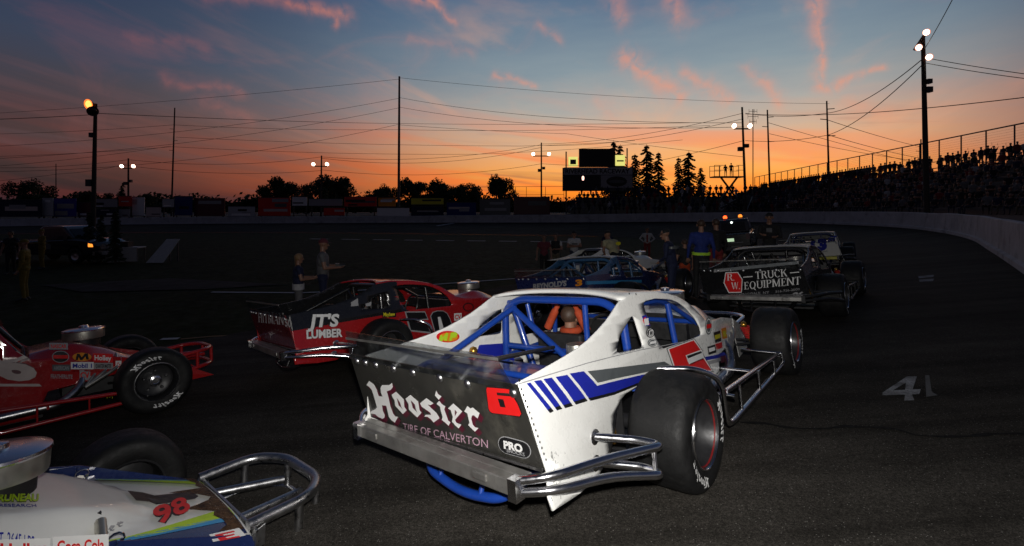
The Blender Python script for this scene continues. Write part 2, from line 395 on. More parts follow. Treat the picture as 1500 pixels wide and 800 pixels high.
M['lamp_halo'] = emit('lamp_halo', (1.0, .20, .03), 1.7)  # orange halo painted as an emissive ring round the lens
M['lamp_halo_pale'] = emit('lamp_halo_pale', (1.0, .40, .28), 1.1)  # weaker pinkish halo, likewise put into a glowing ring
M['lamp_sodium'] = emit('lamp_sodium', (1.0, .38, .08), 2.6)
M['beacon_red'] = emit('beacon_red', (1.0, .07, .012), 5)
M['tail_red'] = emit('tail_red', (1.0, .03, .02), 3.0)
M['signal_orange'] = emit('signal_orange', (1.0, .26, .03), 1.8)
M['sign_lit'] = emit('sign_lit', (.85, .80, .22), 1.0)
M['digit_lit'] = emit('digit_lit', (1.0, .55, .45), 3.0)
M['small_lamp'] = emit('small_lamp', (.85, 1.0, .9), 3.0)
# ------------------------------------------------------------------ the lie of the land
WALL = [(-13.5, -18.5, .11), (-6.2, -9.4, .11), (2.3, .25, .11), (7.3, 5.9, .11), (12.25, 11.5, .11), (16.6, 16.6, .16), (21.0, 22.0, .24), (24.2, 27.5, .34), (25.8, 33.0, .42), (26.0, 41.5, .40), (24.4, 49.0, .34),
        (19.0, 56.5, .2), (11, 61.0, .02), (1, 64.0, -.1), (-12, 67, -.2), (-26, 69, -.32), (-40, 69.5, -.4), (-55, 67, -.48), (-68, 60, -.55), (-79, 48, -.6), (-85, 32, -.6), (-84, 14, -.6), (-76, -4, -.5), (-60, -20, -.3), (-38, -28, -.1), (-22, -26, .05)]
def catmull(P, per=8):
    P = [Vector(p) for p in P]; N = len(P); out = []
    for i in range(N):
        a, b, c, d = P[i - 1], P[i], P[(i + 1) % N], P[(i + 2) % N]
        for j in range(per):
            t = j / per
            out.append(.5 * ((2 * b) + (c - a) * t + (2 * a - 5 * b + 4 * c - d) * t * t + (3 * b - a - 3 * c + d) * t ** 3))
    return out
WP = catmull(WALL); WN = np.array([[p.x, p.y, p.z] for p in WP])
FLOOR, TRACKW = -1.1, 12.5
def wall_info(x, y):
    A = WN; B = np.roll(WN, -1, 0); AB = B[:, :2] - A[:, :2]; AP = np.array([x, y]) - A[:, :2]
    t = np.clip((AP * AB).sum(1) / (AB ** 2).sum(1), 0, 1); Q = A[:, :2] + AB * t[:, None]
    dd = np.hypot(x - Q[:, 0], y - Q[:, 1]); i = int(dd.argmin())
    cr = AB[i, 0] * AP[i, 1] - AB[i, 1] * AP[i, 0]          # > 0: left of the travel direction = inside
    return (dd[i] if cr > 0 else -dd[i]), A[i, 2] + (B[i, 2] - A[i, 2]) * t[i]
def prof(d, zb):
    if d <= 0: return zb + min(.85, .55 + .06 * -d)
    t = min(1, d / TRACKW); z = zb + (FLOOR - zb) * t
    return z
def hgt(x, y): return prof(*wall_info(x, y))
def gpix(u, v):
    """where the sight line through a photo pixel meets the ground"""
    lo, hi = .5, 400
    for _ in range(50):
        m = (lo + hi) / 2
        if EYE + (YH - v) / F_ * m > hgt((u - 750) / F_ * m, m): lo = m
        else: hi = m
    return Vector(((u - 750) / F_ * lo, lo, hgt((u - 750) / F_ * lo, lo)))
def ap(u, v, Y): return Vector(((u - 750) / F_ * Y, Y, EYE + (YH - v) / F_ * Y))
def gnormal(x, y, e=.6):
    return Vector((hgt(x - e, y) - hgt(x + e, y), hgt(x, y - e) - hgt(x, y + e), 2 * e)).normalized()
def ground_frame(x, y, heading, dz=0.0, n=None, scale=1.0):
    n = n or gnormal(x, y); f = Vector((math.cos(heading), math.sin(heading), 0)); f.z = -(n.x * f.x + n.y * f.y) / n.z; f.normalize()
    l = n.cross(f); m = Matrix.Identity(4)
    for i in range(3): m[i][0], m[i][1], m[i][2] = f[i] * scale, l[i] * scale, n[i] * scale
    m.translation = Vector((x, y, hgt(x, y) + dz)); return m
# ------------------------------------------------------------------ ground, track, wall
def inward(i):
    a, b = WP[i - 1], WP[(i + 1) % len(WP)]; t = Vector((b.x - a.x, b.y - a.y, 0)).normalized()
    return Vector((-t.y, t.x, 0))
def ring(offs, zfn, name, m, kind='structure', closed=True):
    mb = MB(); rows = []
    for i in range(len(WP)):
        n = inward(i); rows.append([(WP[i].x + n.x * o, WP[i].y + n.y * o, zfn(o, WP[i].z)) for o in offs])
    rows.append(rows[0]); mb.grid(rows)
    o = mb.build(name, m, None, 60, recalc=True); o['kind'] = kind
    if o.data.polygons[0].normal.z < 0: o.data.flip_normals()
    return o
ring([-.14, .5, 2, 4, 6, 8, 10, 12, 12.8], prof_in := (lambda o, zb: prof(max(o, .0001), zb)), 'race_track', M['asphalt'])
ring([-.2, -.6, -3, -6, -30, -120, -900], lambda o, zb: zb + .55 + (.30 if o < -3 else .05) - (1.0 if o > -.3 else 0), 'grass_bank', M['earth'])
mb = MB(); rows = []
for i in range(len(WP)):
    n = inward(i); c = Vector((-30, 22, FLOOR - .012))
    e = Vector((WP[i].x + n.x * 12.6, WP[i].y + n.y * 12.6, FLOOR - .012)); rows.append([c + (e - c) * t for t in (0.01, .35, .7, 1)])
rows.append(rows[0]); mb.grid(rows); o = mb.build('infield_grass', M['grass']); o['kind'] = 'structure'
if o.data.polygons[0].normal.z < 0: o.data.flip_normals()
# the white concrete wall, cast in lengths with open joints
wall = empty('retaining_wall', WP[32]); tag(wall, 'long pale concrete wall curving round the outside of the dark track', 'wall')
def wall_top(i):
    a = [1.13, 1.13, 1.13, 1.13, 1.1, 1.08, 1.05, 1.0, 1.0, 1.0, 1.0, 1.0, 1.0, 1.0] + [.95] * 20
    return a[min(i // 8, len(a) - 1)]
for i in range(0, len(WP), 2):
    mb = MB(); A, Mid, B = WP[i], WP[i + 1], WP[(i + 2) % len(WP)]
    rows = []; L = (B - A).length; k = .012 / L; h0, h1 = wall_top(i), wall_top(i + 2)
    for t, P, j in ((0, A.lerp(Mid, 2 * k), i), (.5, Mid, i + 1), (1, B.lerp(Mid, 2 * k), i + 2)):
        n = inward(j % len(WP)); h = h0 + (h1 - h0) * t
        rows.append([P + n * .10 + Vector((0, 0, -.25)), P + n * .10 + Vector((0, 0, .12)), P + n * .0 + Vector((0, 0, .16)), P - n * .02 + Vector((0, 0, h - .03)), P - n * .05 + Vector((0, 0, h)), P - n * .22 + Vector((0, 0, h)), P - n * .24 + Vector((0, 0, -.25)), P + n * .10 + Vector((0, 0, -.25))])
    mb.grid(rows)
    mb.add(rows[0], [tuple(range(7))]); mb.add(rows[2], [tuple(range(7))])
    o = mb.build('concrete_panel', M['concrete']); o.parent = wall; o.location = -wall.location
def paint_strip(name, pts, w, m, label=None, lift=.005):
    mb = MB(); rows = []; P = [Vector(p) for p in pts]
    for i, p in enumerate(P):
        t = (P[min(i + 1, len(P) - 1)] - P[max(i - 1, 0)]); t.z = 0; t.normalize(); n = Vector((-t.y, t.x, 0)); ww = w[i] if isinstance(w, list) else w
        rows.append([Vector((q.x, q.y, hgt(q.x, q.y) + lift)) for q in (p - n * ww / 2, p + n * ww / 2)])
    mb.grid(rows); o = mb.build(name, m); o['kind'] = 'structure'
    if o.data.polygons[0].normal.z < 0: o.data.flip_normals()
    return o
def dense(pix, n=8):
    out = []
    for a, b in zip(pix, pix[1:]):
        for j in range(n): out.append(gpix(a[0] + (b[0] - a[0]) * j / n, a[1] + (b[1] - a[1]) * j / n))
    out.append(gpix(*pix[-1])); return out
paint_strip('painted_line', dense([(310, 428), (440, 429), (520, 426), (660, 415), (800, 405), (960, 394)]), .16, M['line_paint'])
paint_strip('painted_line', dense([(1050, 395), (1070, 395)]), .2, M['line_paint'])
paint_strip('painted_line', dense([(236, 497), (262, 496)], 4), .14, M['line_paint'])
paint_strip('painted_line', dense([(265, 497), (310, 493), (372, 490)], 4), .07, M['line_orange'])
for k in range(9):
    u = 455 + 46 * k
    paint_strip('painted_line', dense([(u, 350 + k * .55), (u + 26, 350.4 + k * .55)], 3), .5, M['line_paint'])
paint_strip('painted_line', dense([(640, 331), (665, 327)], 3), .5, M['line_paint'])
mb = MB(); P = [gpix(*q) for q in ((60, 418), (250, 408), (420, 417), (300, 424), (120, 428))]
mb.add([p + Vector((0, 0, .012)) for p in P], [tuple(range(5))]); o = mb.build('pit_lane', M['pit_concrete']); o['kind'] = 'structure'
# tar seam across the track, wandering a little
sp_ = [(1085, 620), (1120, 622), (1150, 627), (1175, 629), (1215, 629), (1240, 626), (1290, 627), (1315, 630), (1340, 638), (1380, 641), (1420, 641), (1450, 637), (1500, 637), (1600, 640)]
sp_ = [(u + rnd.uniform(-3, 3), v + rnd.uniform(-.7, .7)) for u, v in sp_]
pts = dense(sp_, 6); paint_strip('tar_seam', pts, [.02 + .035 * abs(math.sin(i * .37) * math.sin(i * .11 + 1)) for i in range(len(pts))], M['tar'], lift=.006)
pts = dense([(545, 655), (640, 668), (700, 745), (720, 800)], 8)
def ground_poly(name, polys, m, lift=.006):
    mb = MB()
    for poly in polys:
        P = [gpix(*p) for p in poly]; tr = tessellate_polygon([[Vector((p.x, p.y, 0)) for p in P]])
        mb.add([p + Vector((0, 0, lift)) for p in P], [tuple(t) for t in tr])
    o = mb.build(name, m); o['kind'] = 'structure'
    if o.data.polygons[0].normal.z < 0: o.data.flip_normals()
# worn painted figure 4 on the asphalt: a long slope, a bar and a stem
X4 = lambda x, y: (1120 + x * .4, 480 + y * .4)
ground_poly('painted_number', [[X4(*p) for p in q] for q in (
    [(432, 240), (520, 182), (558, 180), (470, 232), (515, 230), (515, 248), (432, 250)],
    [(520, 181), (558, 180), (542, 228), (572, 228), (566, 246), (540, 247), (548, 268), (512, 270), (515, 230)])], M['track_paint'])
ground_poly('painted_number', [[X4(*p) for p in q] for q in ([(588, 176), (603, 176), (612, 238), (634, 250), (592, 256)],)], worn_paint('faint_paint', (.07, .073, .076), (.036, .036, .035), .5))
ground_poly('painted_mark', [[(1345, 405), (1368, 403), (1367, 406), (1346, 408)], [(1346, 410), (1368, 408.5), (1367, 412), (1347, 413)]], worn_paint('mark_paint', (.22, .25, .30), (.036, .036, .035), .45))

# ------------------------------------------------------------------ lettering
FONTC = {}
def text_shape(s, bold=0.0):
    """(width in cap heights, vertices, faces) of a line of plain lettering, cap height 1"""
    if (s, bold) in FONTC: return FONTC[s, bold]
    def raw(t):
        cu = bpy.data.curves.new('lettering', 'FONT'); cu.body = t; cu.size = 1; cu.offset = bold; cu.resolution_u = 3
        o = bpy.data.objects.new('lettering', cu); COL.objects.link(o)
        dg = bpy.context.evaluated_depsgraph_get(); me = bpy.data.meshes.new_from_object(o.evaluated_get(dg))
        V = [(v.co.x, v.co.y) for v in me.vertices]; Fs = [tuple(p.vertices) for p in me.polygons]
        bpy.data.objects.remove(o); bpy.data.curves.remove(cu); bpy.data.meshes.remove(me); return V, Fs
    V, Fs = raw(s); H = raw('H')[0]; h0 = min(v[1] for v in H); hh = max(v[1] for v in H) - h0
    x0 = min(v[0] for v in V); V = [((x - x0) / hh, (y - h0) / hh) for x, y in V]
    FONTC[s, bold] = (max(v[0] for v in V), V, Fs); return FONTC[s, bold]
def poly_shape(polys):
    V = []; Fs = []
    for po in polys:
        loops = po if isinstance(po[0][0], (tuple, list)) else [po]
        tr = tessellate_polygon([[Vector((p[0], p[1], 0)) for p in l] for l in loops]); n = len(V)
        V += [p for l in loops for p in l]; Fs += [tuple(i + n for i in t) for t in tr]
    return V, Fs
def ellipse(cx, cy, rx, ry, n=20, a0=0.0): return [(cx + rx * math.cos(a0 + 2 * math.pi * i / n), cy + ry * math.sin(a0 + 2 * math.pi * i / n)) for i in range(n)]
# blackletter word, drawn letter by letter
def _r2(l): return [(x + 720, y + 80) for x, y in l]
BLACK = [[[(62, 108), (95, 60), (150, 100), (185, 165), (205, 235), (250, 243), (232, 190), (228, 140), (245, 108), (330, 108), (362, 82), (372, 130), (345, 165), (300, 180), (320, 250), (345, 360), (375, 440), (400, 475), (432, 480), (395, 548), (350, 515), (325, 480), (295, 350), (245, 345), (255, 410), (278, 460), (272, 490), (250, 505), (200, 480), (165, 450), (110, 440), (120, 412), (165, 392), (185, 370), (170, 310), (150, 240), (125, 165), (95, 130)]],
    [[(358, 222), (410, 185), (500, 275), (508, 365), (535, 402), (490, 448), (400, 350), (392, 285), (368, 250)], [(418, 258), (455, 310), (470, 362), (492, 395), (440, 345), (428, 300)]],
    [[(520, 268), (578, 222), (670, 300), (685, 400), (708, 432), (658, 487), (560, 395), (555, 330)], [(582, 285), (630, 335), (645, 400), (660, 430), (605, 375), (595, 335)]],
    [_r2([(-30, 240), (45, 180), (130, 240), (95, 262), (60, 255), (105, 300), (165, 355), (200, 415), (130, 465), (95, 425), (60, 400), (20, 395), (40, 375), (100, 375), (90, 350), (40, 315), (-10, 280)])],
    [_r2([(160, 90), (180, 130), (222, 160), (190, 200), (145, 150)])],
    [_r2([(165, 248), (195, 210), (225, 250), (268, 275), (255, 310), (275, 370), (300, 440), (328, 465), (305, 503), (265, 465), (225, 435), (235, 400), (215, 330), (205, 280)])],
    [_r2([(298, 300), (362, 242), (465, 335), (380, 435), (400, 470), (455, 490), (422, 535), (385, 500), (345, 455), (355, 400), (330, 320)]), _r2([(378, 315), (405, 345), (378, 395)])],
    [_r2([(490, 335), (525, 272), (560, 300), (590, 290), (668, 355), (645, 418), (600, 380), (580, 385), (570, 420), (590, 490), (615, 520), (655, 530), (615, 573), (570, 530), (535, 495), (550, 470), (525, 360)])]]
def black_flat():
    # the word on a level base line, cap height about 1
    f = lambda p: ((p[0] - 62) / 480, (548 + .112 * (p[0] - 395) - p[1]) / 480)
    return poly_shape([[[f(p) for p in l] for l in po] for po in BLACK])
BLACK_FLAT = black_flat(); BLACK_W = (1388 - 62) / 480
# a light roman alphabet for the serif lettering
def serif_shape(word):
    T, t, s = .17, .065, .05
    bar = lambda x0, y0, x1, y1: [(x0, y0), (x1, y0), (x1, y1), (x0, y1)]
    def stem(x, y0=0., y1=1., top=True, bot=True):
        out = [bar(x, y0, x + T, y1)]
        if bot: out.append(bar(x - .09, y0, x + T + .09, y0 + s))
        if top: out.append(bar(x - .09, y1 - s, x + T + .09, y1))
        return out
    def arc(cx, cy, rx, ry, a0, a1, w0=T, w1=t, n=12):
        o, i_ = [], []
        for k in range(n + 1):
            a = R(a0 + (a1 - a0) * k / n); w = w1 + (w0 - w1) * abs(math.cos(a))
            o.append((cx + rx * math.cos(a), cy + ry * math.sin(a))); i_.append((cx + (rx - w) * math.cos(a), cy + (ry - w * .8) * math.sin(a)))
        return [o + i_[::-1]]
    G = {'I': (.34, stem(.09)), 'T': (.82, stem(.32, top=False) + [bar(.02, 1 - t, .80, 1), bar(.02, .76, .07, 1), bar(.75, .76, .80, 1)]),
         'H': (.98, stem(.09) + stem(.72) + [bar(.2, .47, .8, .47 + t)]), 'E': (.72, stem(.09) + [bar(.1, 1 - t, .66, 1), bar(.1, 0, .70, t), bar(.2, .48, .5, .48 + t), bar(.61, .76, .66, 1), bar(.65, 0, .70, .26), bar(.46, .4, .5, .64)]),
         'R': (.86, stem(.09) + arc(.42, .75, .34, .25, -95, 95) + [bar(.2, .5, .44, .5 + t), bar(.2, 1 - t, .44, 1), [(.42, .5), (.6, .5), (.84, .06), (.92, .05), (.92, 0), (.72, 0)]]),
         'P': (.78, stem(.09) + arc(.40, .74, .34, .26, -95, 95) + [bar(.2, .48, .42, .48 + t), bar(.2, 1 - t, .42, 1)]),
         'U': (.92, stem(.09, .3, bot=False) + stem(.72, .3, bot=False) + arc(.49, .34, .40, .36, 180, 360, .12, .1)), 'C': (.86, arc(.48, .5, .44, .52, 45, 315) + [bar(.74, .66, .80, .98)]),
         'Q': (.98, arc(.49, .5, .45, .52, 0, 360, n=24) + [[(.48, .14), (.62, .2), (1.0, -.22), (.84, -.2)]]), 'K': (.92, stem(.09) + [[(.25, .42), (.25, .52), (.74, .98), (.86, .98)], [(.38, .56), (.52, .66), (.9, .05), (.96, 0), (.74, 0)]]),
         'M': (1.16, stem(.06) + stem(.90) + [[(.1, 1), (.3, 1), (.64, .16), (.56, 0)], [(.94, 1), (1.0, 1), (.62, 0), (.55, .1)]]), 'N': (.98, stem(.04) + stem(.78) + [[(.05, 1), (.26, 1), (.92, .0), (.78, .0)]]),
         'A': (.90, [[(.42, 1), (.52, 1), (.9, .04), (.94, 0), (.64, 0), (.68, .05)], [(.40, .92), (.45, 1), (.14, 0), (.08, 0)], bar(.0, 0, .26, s), bar(.22, .32, .66, .32 + t)]),
         'W': (1.2, [[(.0, 1), (.22, 1), (.42, 0), (.34, 0)], [(.38, .0), (.44, .0), (.66, 1), (.58, 1)], [(.56, 1), (.76, 1), (.92, 0), (.84, 0)], [(.88, 0), (.93, 0), (1.16, 1), (1.1, 1)]]),
         '.': (.24, [ellipse(.12, .07, .08, .08, 8)]), ' ': (.4, []), '-': (.9, [bar(.05, .46, .85, .54)])}
    x = 0; polys = []
    for ch in word:
        w, ps = G[ch]; polys += [[(px + x, py) for px, py in p] for p in ps]; x += w + .08
    V, Fs = poly_shape(polys); return x - .08, V, Fs
# ------------------------------------------------------------------ race cars (local: x forward from the rear axle, y left, z up)
WB, HW, RR = 2.74, 1.046, .34
def side_y(x, z):
    k = min(1, max(0, (-.25 - x) / .9)); base = .67 - (.14 * min(1, (x - 1.5) / 1.0) if x > 1.5 else 0)
    return base + k * ((.88 - z) * .28 - .01) - max(0, z - .74) * .2 * (1 - k)
def tail_x(z): return -.9375 - .25 * z
TOPX = [-1.13, -.87, -.576, -.32, -.11, .039, .253, .608, .895, 1.12, 1.317, 1.46]
TOPZ = [.885, .902, .929, .983, 1.054, 1.118, 1.133, 1.096, 1.03, .934, .79, .745]
SIDE = [(-1.13, .885), (-1.10, .74), (-1.085, .59), (-1.07, .47), (-1.11, .40), (-1.105, .333), (-.83, .286), (-.60, .264), (-.385, .315), (-.30, .40), (-.24, .50), (-.19, .54), (-.13, .56), (.16, .565), (.38, .55), (.45, .50), (.47, .40), (.48, .17),
        (1.50, .17), (1.62, .40), (2.40, .43), (2.42, .60), (1.9, .70), (1.46, .745), (1.317, .79), (1.12, .934), (1.0, .995), (.895, 1.03), (.75, 1.07), (.608, 1.096), (.43, 1.12), (.253, 1.133), (.14, 1.13), (.039, 1.118), (-.03, 1.09), (-.11, 1.054), (-.21, 1.015), (-.32, .983), (-.44, .952), (-.576, .929), (-.72, .914), (-.87, .902)]
def rounded(poly, r, n=3): return [(p.x, p.y) for p in fillet([(x, y, 0) for x, y in poly], r, n, True)]
DOORWIN = rounded([(.329, 1.066), (.537, 1.062), (.80, 1.02), (.925, .977), (1.036, .915), (1.157, .81), (1.225, .665), (.85, .685), (.44, .713), (.362, .837)], .05)
QUARTER = rounded([(.159, 1.01), (.185, .779), (-.183, .818), (-.069, .918)], .045)
def refine_bm(bm, axis, step, lo, hi):
    k = lo
    while k < hi:
        no = [0, 0, 0]; no[axis] = 1; co = [0, 0, 0]; co[axis] = k
        bmesh.ops.bisect_plane(bm, geom=bm.verts[:] + bm.edges[:] + bm.faces[:], plane_co=co, plane_no=no, dist=1e-5); k += step
def side_panel(name, sgn, mats, matfn, parent, th=.012):
    loops = [SIDE, DOORWIN, QUARTER]
    V, Fs = poly_shape([loops]); bm = bmesh.new(); vs = [bm.verts.new((x, 0, z)) for x, z in V]
    for f in Fs:
        try: bm.faces.new([vs[i] for i in f])
        except ValueError: pass
    refine_bm(bm, 0, .12, -1.2, 2.5); refine_bm(bm, 2, .70, .70, .71); refine_bm(bm, 2, .09, .2, 1.15)
    for v in bm.verts: v.co.y = sgn * side_y(v.co.x, v.co.z)
    for f in bm.faces:
        c = f.calc_center_median(); f.material_index = matfn(c.x, c.z); f.normal_update()
        if f.normal.y * sgn < 0: f.normal_flip()
    me = bpy.data.meshes.new(name); bm.to_mesh(me); bm.free()
    for m in mats: me.materials.append(m)
    me.shade_smooth(); me.set_sharp_from_angle(angle=R(35))
    o = link(bpy.data.objects.new(name, me), parent)
    s = o.modifiers.new('thickness', 'SOLIDIFY'); s.thickness = th; s.offset = -1
    return o
def hood_params(nz): return ([1.42, 2.0, 2.5, 2.98], [.745, .66, .53, nz + .03])
def hood_w(x): return interp(x, [1.42, 2.0, 2.5, 2.98], [.665, .60, .53, .45])
def hood_z(x, y, nz):
    xs, zs = hood_params(nz); w = hood_w(x); z = interp(x, xs, zs) - .035 * min(1.2, abs(y) / w) ** 3
    wd = interp(x, [1.42, 2.1, 2.45, 2.72], [.56, .46, .30, .0]); hd = interp(x, [1.42, 1.9, 2.3, 2.72], [.03, .14, .10, .0])
    if wd > .01 and abs(y) < wd: z += hd * min(1, (1 - (abs(y) / wd) ** 2.2) * 1.9)
    return z
TYRE = [(.195, .150), (.197, .168), (.215, .176), (.245, .183), (.275, .184), (.300, .178), (.320, .163), (.333, .140), (.3395, .105), (.3405, .05), (.3405, -.05), (.3395, -.105), (.333, -.140), (.320, -.163), (.300, -.178), (.275, -.184), (.245, -.183), (.215, -.176), (.197, -.168), (.195, -.150)]
def sidewall(r): return interp(r, [.195, .215, .245, .275, .300, .320, .333], [.160, .176, .183, .184, .178, .163, .14])
WHEEL = {}
ROT_OUT = Matrix.Rotation(R(90), 4, 'X')      # lathe axis z -> -y (outer face of a right-hand wheel)
def wheel_meshes(ring_col):    # tyre, rim and their rings
    if ring_col in WHEEL: return WHEEL[ring_col]
    out = []
    def done(mb, name, m, sm):
        o = mb.build(name, m, None, sm); COL.objects.unlink(o); out.append((name, o.data)); bpy.data.objects.remove(o)
    done(MB().lathe(TYRE, 56, ROT_OUT), 'tyre', M['rubber'], 50)
    rim = MB().lathe([(.199, .158), (.203, .172), (.198, .179), (.190, .176), (.186, .16), (.174, .14), (.170, .03), (.150, .012), (.06, .008), (.06, .034), (.0, .034)], 44, ROT_OUT)
    rim.lathe([(.199, -.158), (.2, -.172), (.188, -.17), (.168, -.1), (.168, .06)], 32, ROT_OUT); done(rim, 'rim', M['dark_steel'], 40)
    done(MB().lathe([(.1885, .172), (.1945, .182), (.201, .1815), (.2035, .173)], 44, ROT_OUT), 'rim_lip', M['chrome'], 60)
    done(MB().lathe([(.1815, .158), (.186, .166), (.189, .162)], 44, ROT_OUT), 'rim_band', ring_col, 60)
    hub = MB().lathe([(.062, .034), (.062, .075), (.052, .095), (.034, .1), (.03, .085), (.0, .085)], 28, ROT_OUT)
    for k in range(5):
        a = 2 * math.pi * k / 5 + .3; hub.lathe([(.017, .036), (.017, .062), (.010, .07), (.0, .07)], 8, ROT_OUT @ Matrix.Translation((.105 * math.cos(a), .105 * math.sin(a), 0)))
    done(hub, 'hub', M['chrome'], 40)
    WHEEL[ring_col] = out; return out
LETTER_MESH = {}
def wheel_letter(a0):
    """white blackletter word set twice round the outer sidewall"""
    key = tuple(a0)
    if key in LETTER_MESH: return LETTER_MESH[key]
    V, Fs = BLACK_FLAT; mb = MB()
    for ph in a0:
        pts = []
        for x, y in V:
            r = .228 + y * .066; a = R(ph) + (x - BLACK_W / 2) * .40
            pts.append((r * math.sin(a), -(sidewall(r) + .0035), r * math.cos(a)))
        mb.add(pts, Fs)
    o = mb.build('sidewall_lettering', M['vinyl_white']); COL.objects.unlink(o); LETTER_MESH[key] = o.data; bpy.data.objects.remove(o); return LETTER_MESH[key]
def add_wheel(car, x, side, ring_col, letters=None, r=RR, steer=0.0):
    w = bpy.data.objects.new('wheel', None); link(w, car); w.empty_display_size = .1
    w.location = (x, side * (HW - .184), r); w.rotation_euler = (0, 0, steer + (0 if side < 0 else math.pi)); w.scale = (r / .3405,) * 3
    for n, me in wheel_meshes(ring_col): link(bpy.data.objects.new(n, me), w)
    for a_ in letters or (): link(bpy.data.objects.new('sidewall_lettering', wheel_letter((a_,))), w)
    return w
class Car:
    def __init__(s, m, label, group, p):
        s.m = m; s.p = p; s.root = empty('race_car', mat=m); tag(s.root, label, 'race car', group)
        s.inv = m.inverted(); s.sq = p.get('short', 1); s.nz = p.get('nose_z', .42)
    # --- where a sight line through the photo meets one of the car's own panels
    def ray(s, u, v):
        c = s.inv @ Vector((0, 0, EYE)); d = (s.inv.to_3x3() @ Vector(((u - 750) / F_, 1, (YH - v) / F_))); return c, d
    def px(s, face, u, v):
        a, b = s.px0(face, u, v)
        return (WB - (WB - a) / s.sq if a < WB and face in 'RLH' else a), b
    def px0(s, face, u, v):
        c, d = s.ray(u, v)
        if face == 'R':
            y = -.67
            for _ in range(8): t = (y - c.y) / d.y; q = c + d * t; y = -side_y(WB - (WB - q.x) / s.sq if q.x < WB else q.x, q.z)
            return q.x, q.z
        if face == 'L':
            y = .66
            for _ in range(8): t = (y - c.y) / d.y; q = c + d * t; y = side_y(q.x, q.z)
            return q.x, q.z
        if face == 'T':
            t = (-.9375 - c.x - .25 * c.z) / (d.x + .25 * d.z); q = c + d * t; return q.y, q.z
        z = .58
        for _ in range(10): t = (z - c.z) / d.z; q = c + d * t; z = hood_z(min(3, max(1.4, q.x)), q.y, s.nz)
        return q.x, q.y
    def surf(s, face, a, b, off):
        x_, y_, z_ = s.surf0(face, a, b, off)
        return (WB - (WB - x_) * s.sq if x_ < WB else x_), y_, z_
    def surf0(s, face, a, b, off):
        if face == 'R': return (a, -side_y(a, b) - off, b)
        if face == 'L': return (a, side_y(a, b) - .014 - off, b)
        if face == 'T': return (tail_x(b) - off, a, b - off * .25)
        return (a, b, hood_z(a, b, s.nz) + off + .009)
    def decal(s, name, face, V, Fs, m, layer=0, parent=None, cut=.07):
        bm = bmesh.new(); vs = [bm.verts.new((x, y, 0)) for x, y in V]
        for f in Fs:
            try: bm.faces.new([vs[i] for i in f])
            except ValueError: pass
        xs = [v[0] for v in V]; ys = [v[1] for v in V]
        if face in 'RLH':
            if face == 'H': cut = .035
            if max(xs) - min(xs) > cut: refine_bm(bm, 0, cut, min(xs) + cut * .9, max(xs))
            if max(ys) - min(ys) > cut: refine_bm(bm, 1, cut, min(ys) + cut * .9, max(ys))
        for v in bm.verts: v.co = s.surf(face, v.co.x, v.co.y, .0035 + layer * .0016)
        me = bpy.data.meshes.new(name); bm.to_mesh(me); bm.free(); me.materials.append(m)
        return link(bpy.data.objects.new(name, me), parent or s.root)
    def poly(s, name, face, polys, m, layer=0, parent=None, conv=None):
        cv = conv or (lambda x, y: (x, y))
        pp = []
        for po in polys:
            loops = po if isinstance(po[0][0], (tuple, list)) else [po]
            pp.append([[s.px(face, *cv(*p)) for p in l] for l in loops])
        V, Fs = poly_shape(pp); return s.decal(name, face, V, Fs, m, layer, parent)
    def text(s, name, face, txt, p0, p1, ptop, m, layer=0, bold=.0, shear=0.0, shape=None, parent=None, outline=None, ogrow=.03):
        w, V, Fs = shape or text_shape(txt, bold)
        A, B, T = [Vector(s.px(face, *q)) for q in (p0, p1, ptop)]; e1, e2 = (B - A) / w, (T - A)
        f = lambda V_: [tuple(A + e1 * (x + shear * y) + e2 * y) for x, y in V_]
        if outline is not None:
            w2, V2, F2 = text_shape(txt, bold + ogrow); k = w / w2
            s.decal('lettering_outline', face, f([(x * k - 0, y) for x, y in V2]), F2, outline, layer - 1, parent)
        return s.decal(name, face, f(V), Fs, m, layer, parent)
def bolt_row(car, pts, m):
    for p in pts:
        o = MB().lathe([(.024, .0), (.023, .006), (.014, .014), (.0, .016)], 10).build('panel_fastener', m, car.root, 40); o.location = p; o.rotation_euler = (0, R(-104), 0)
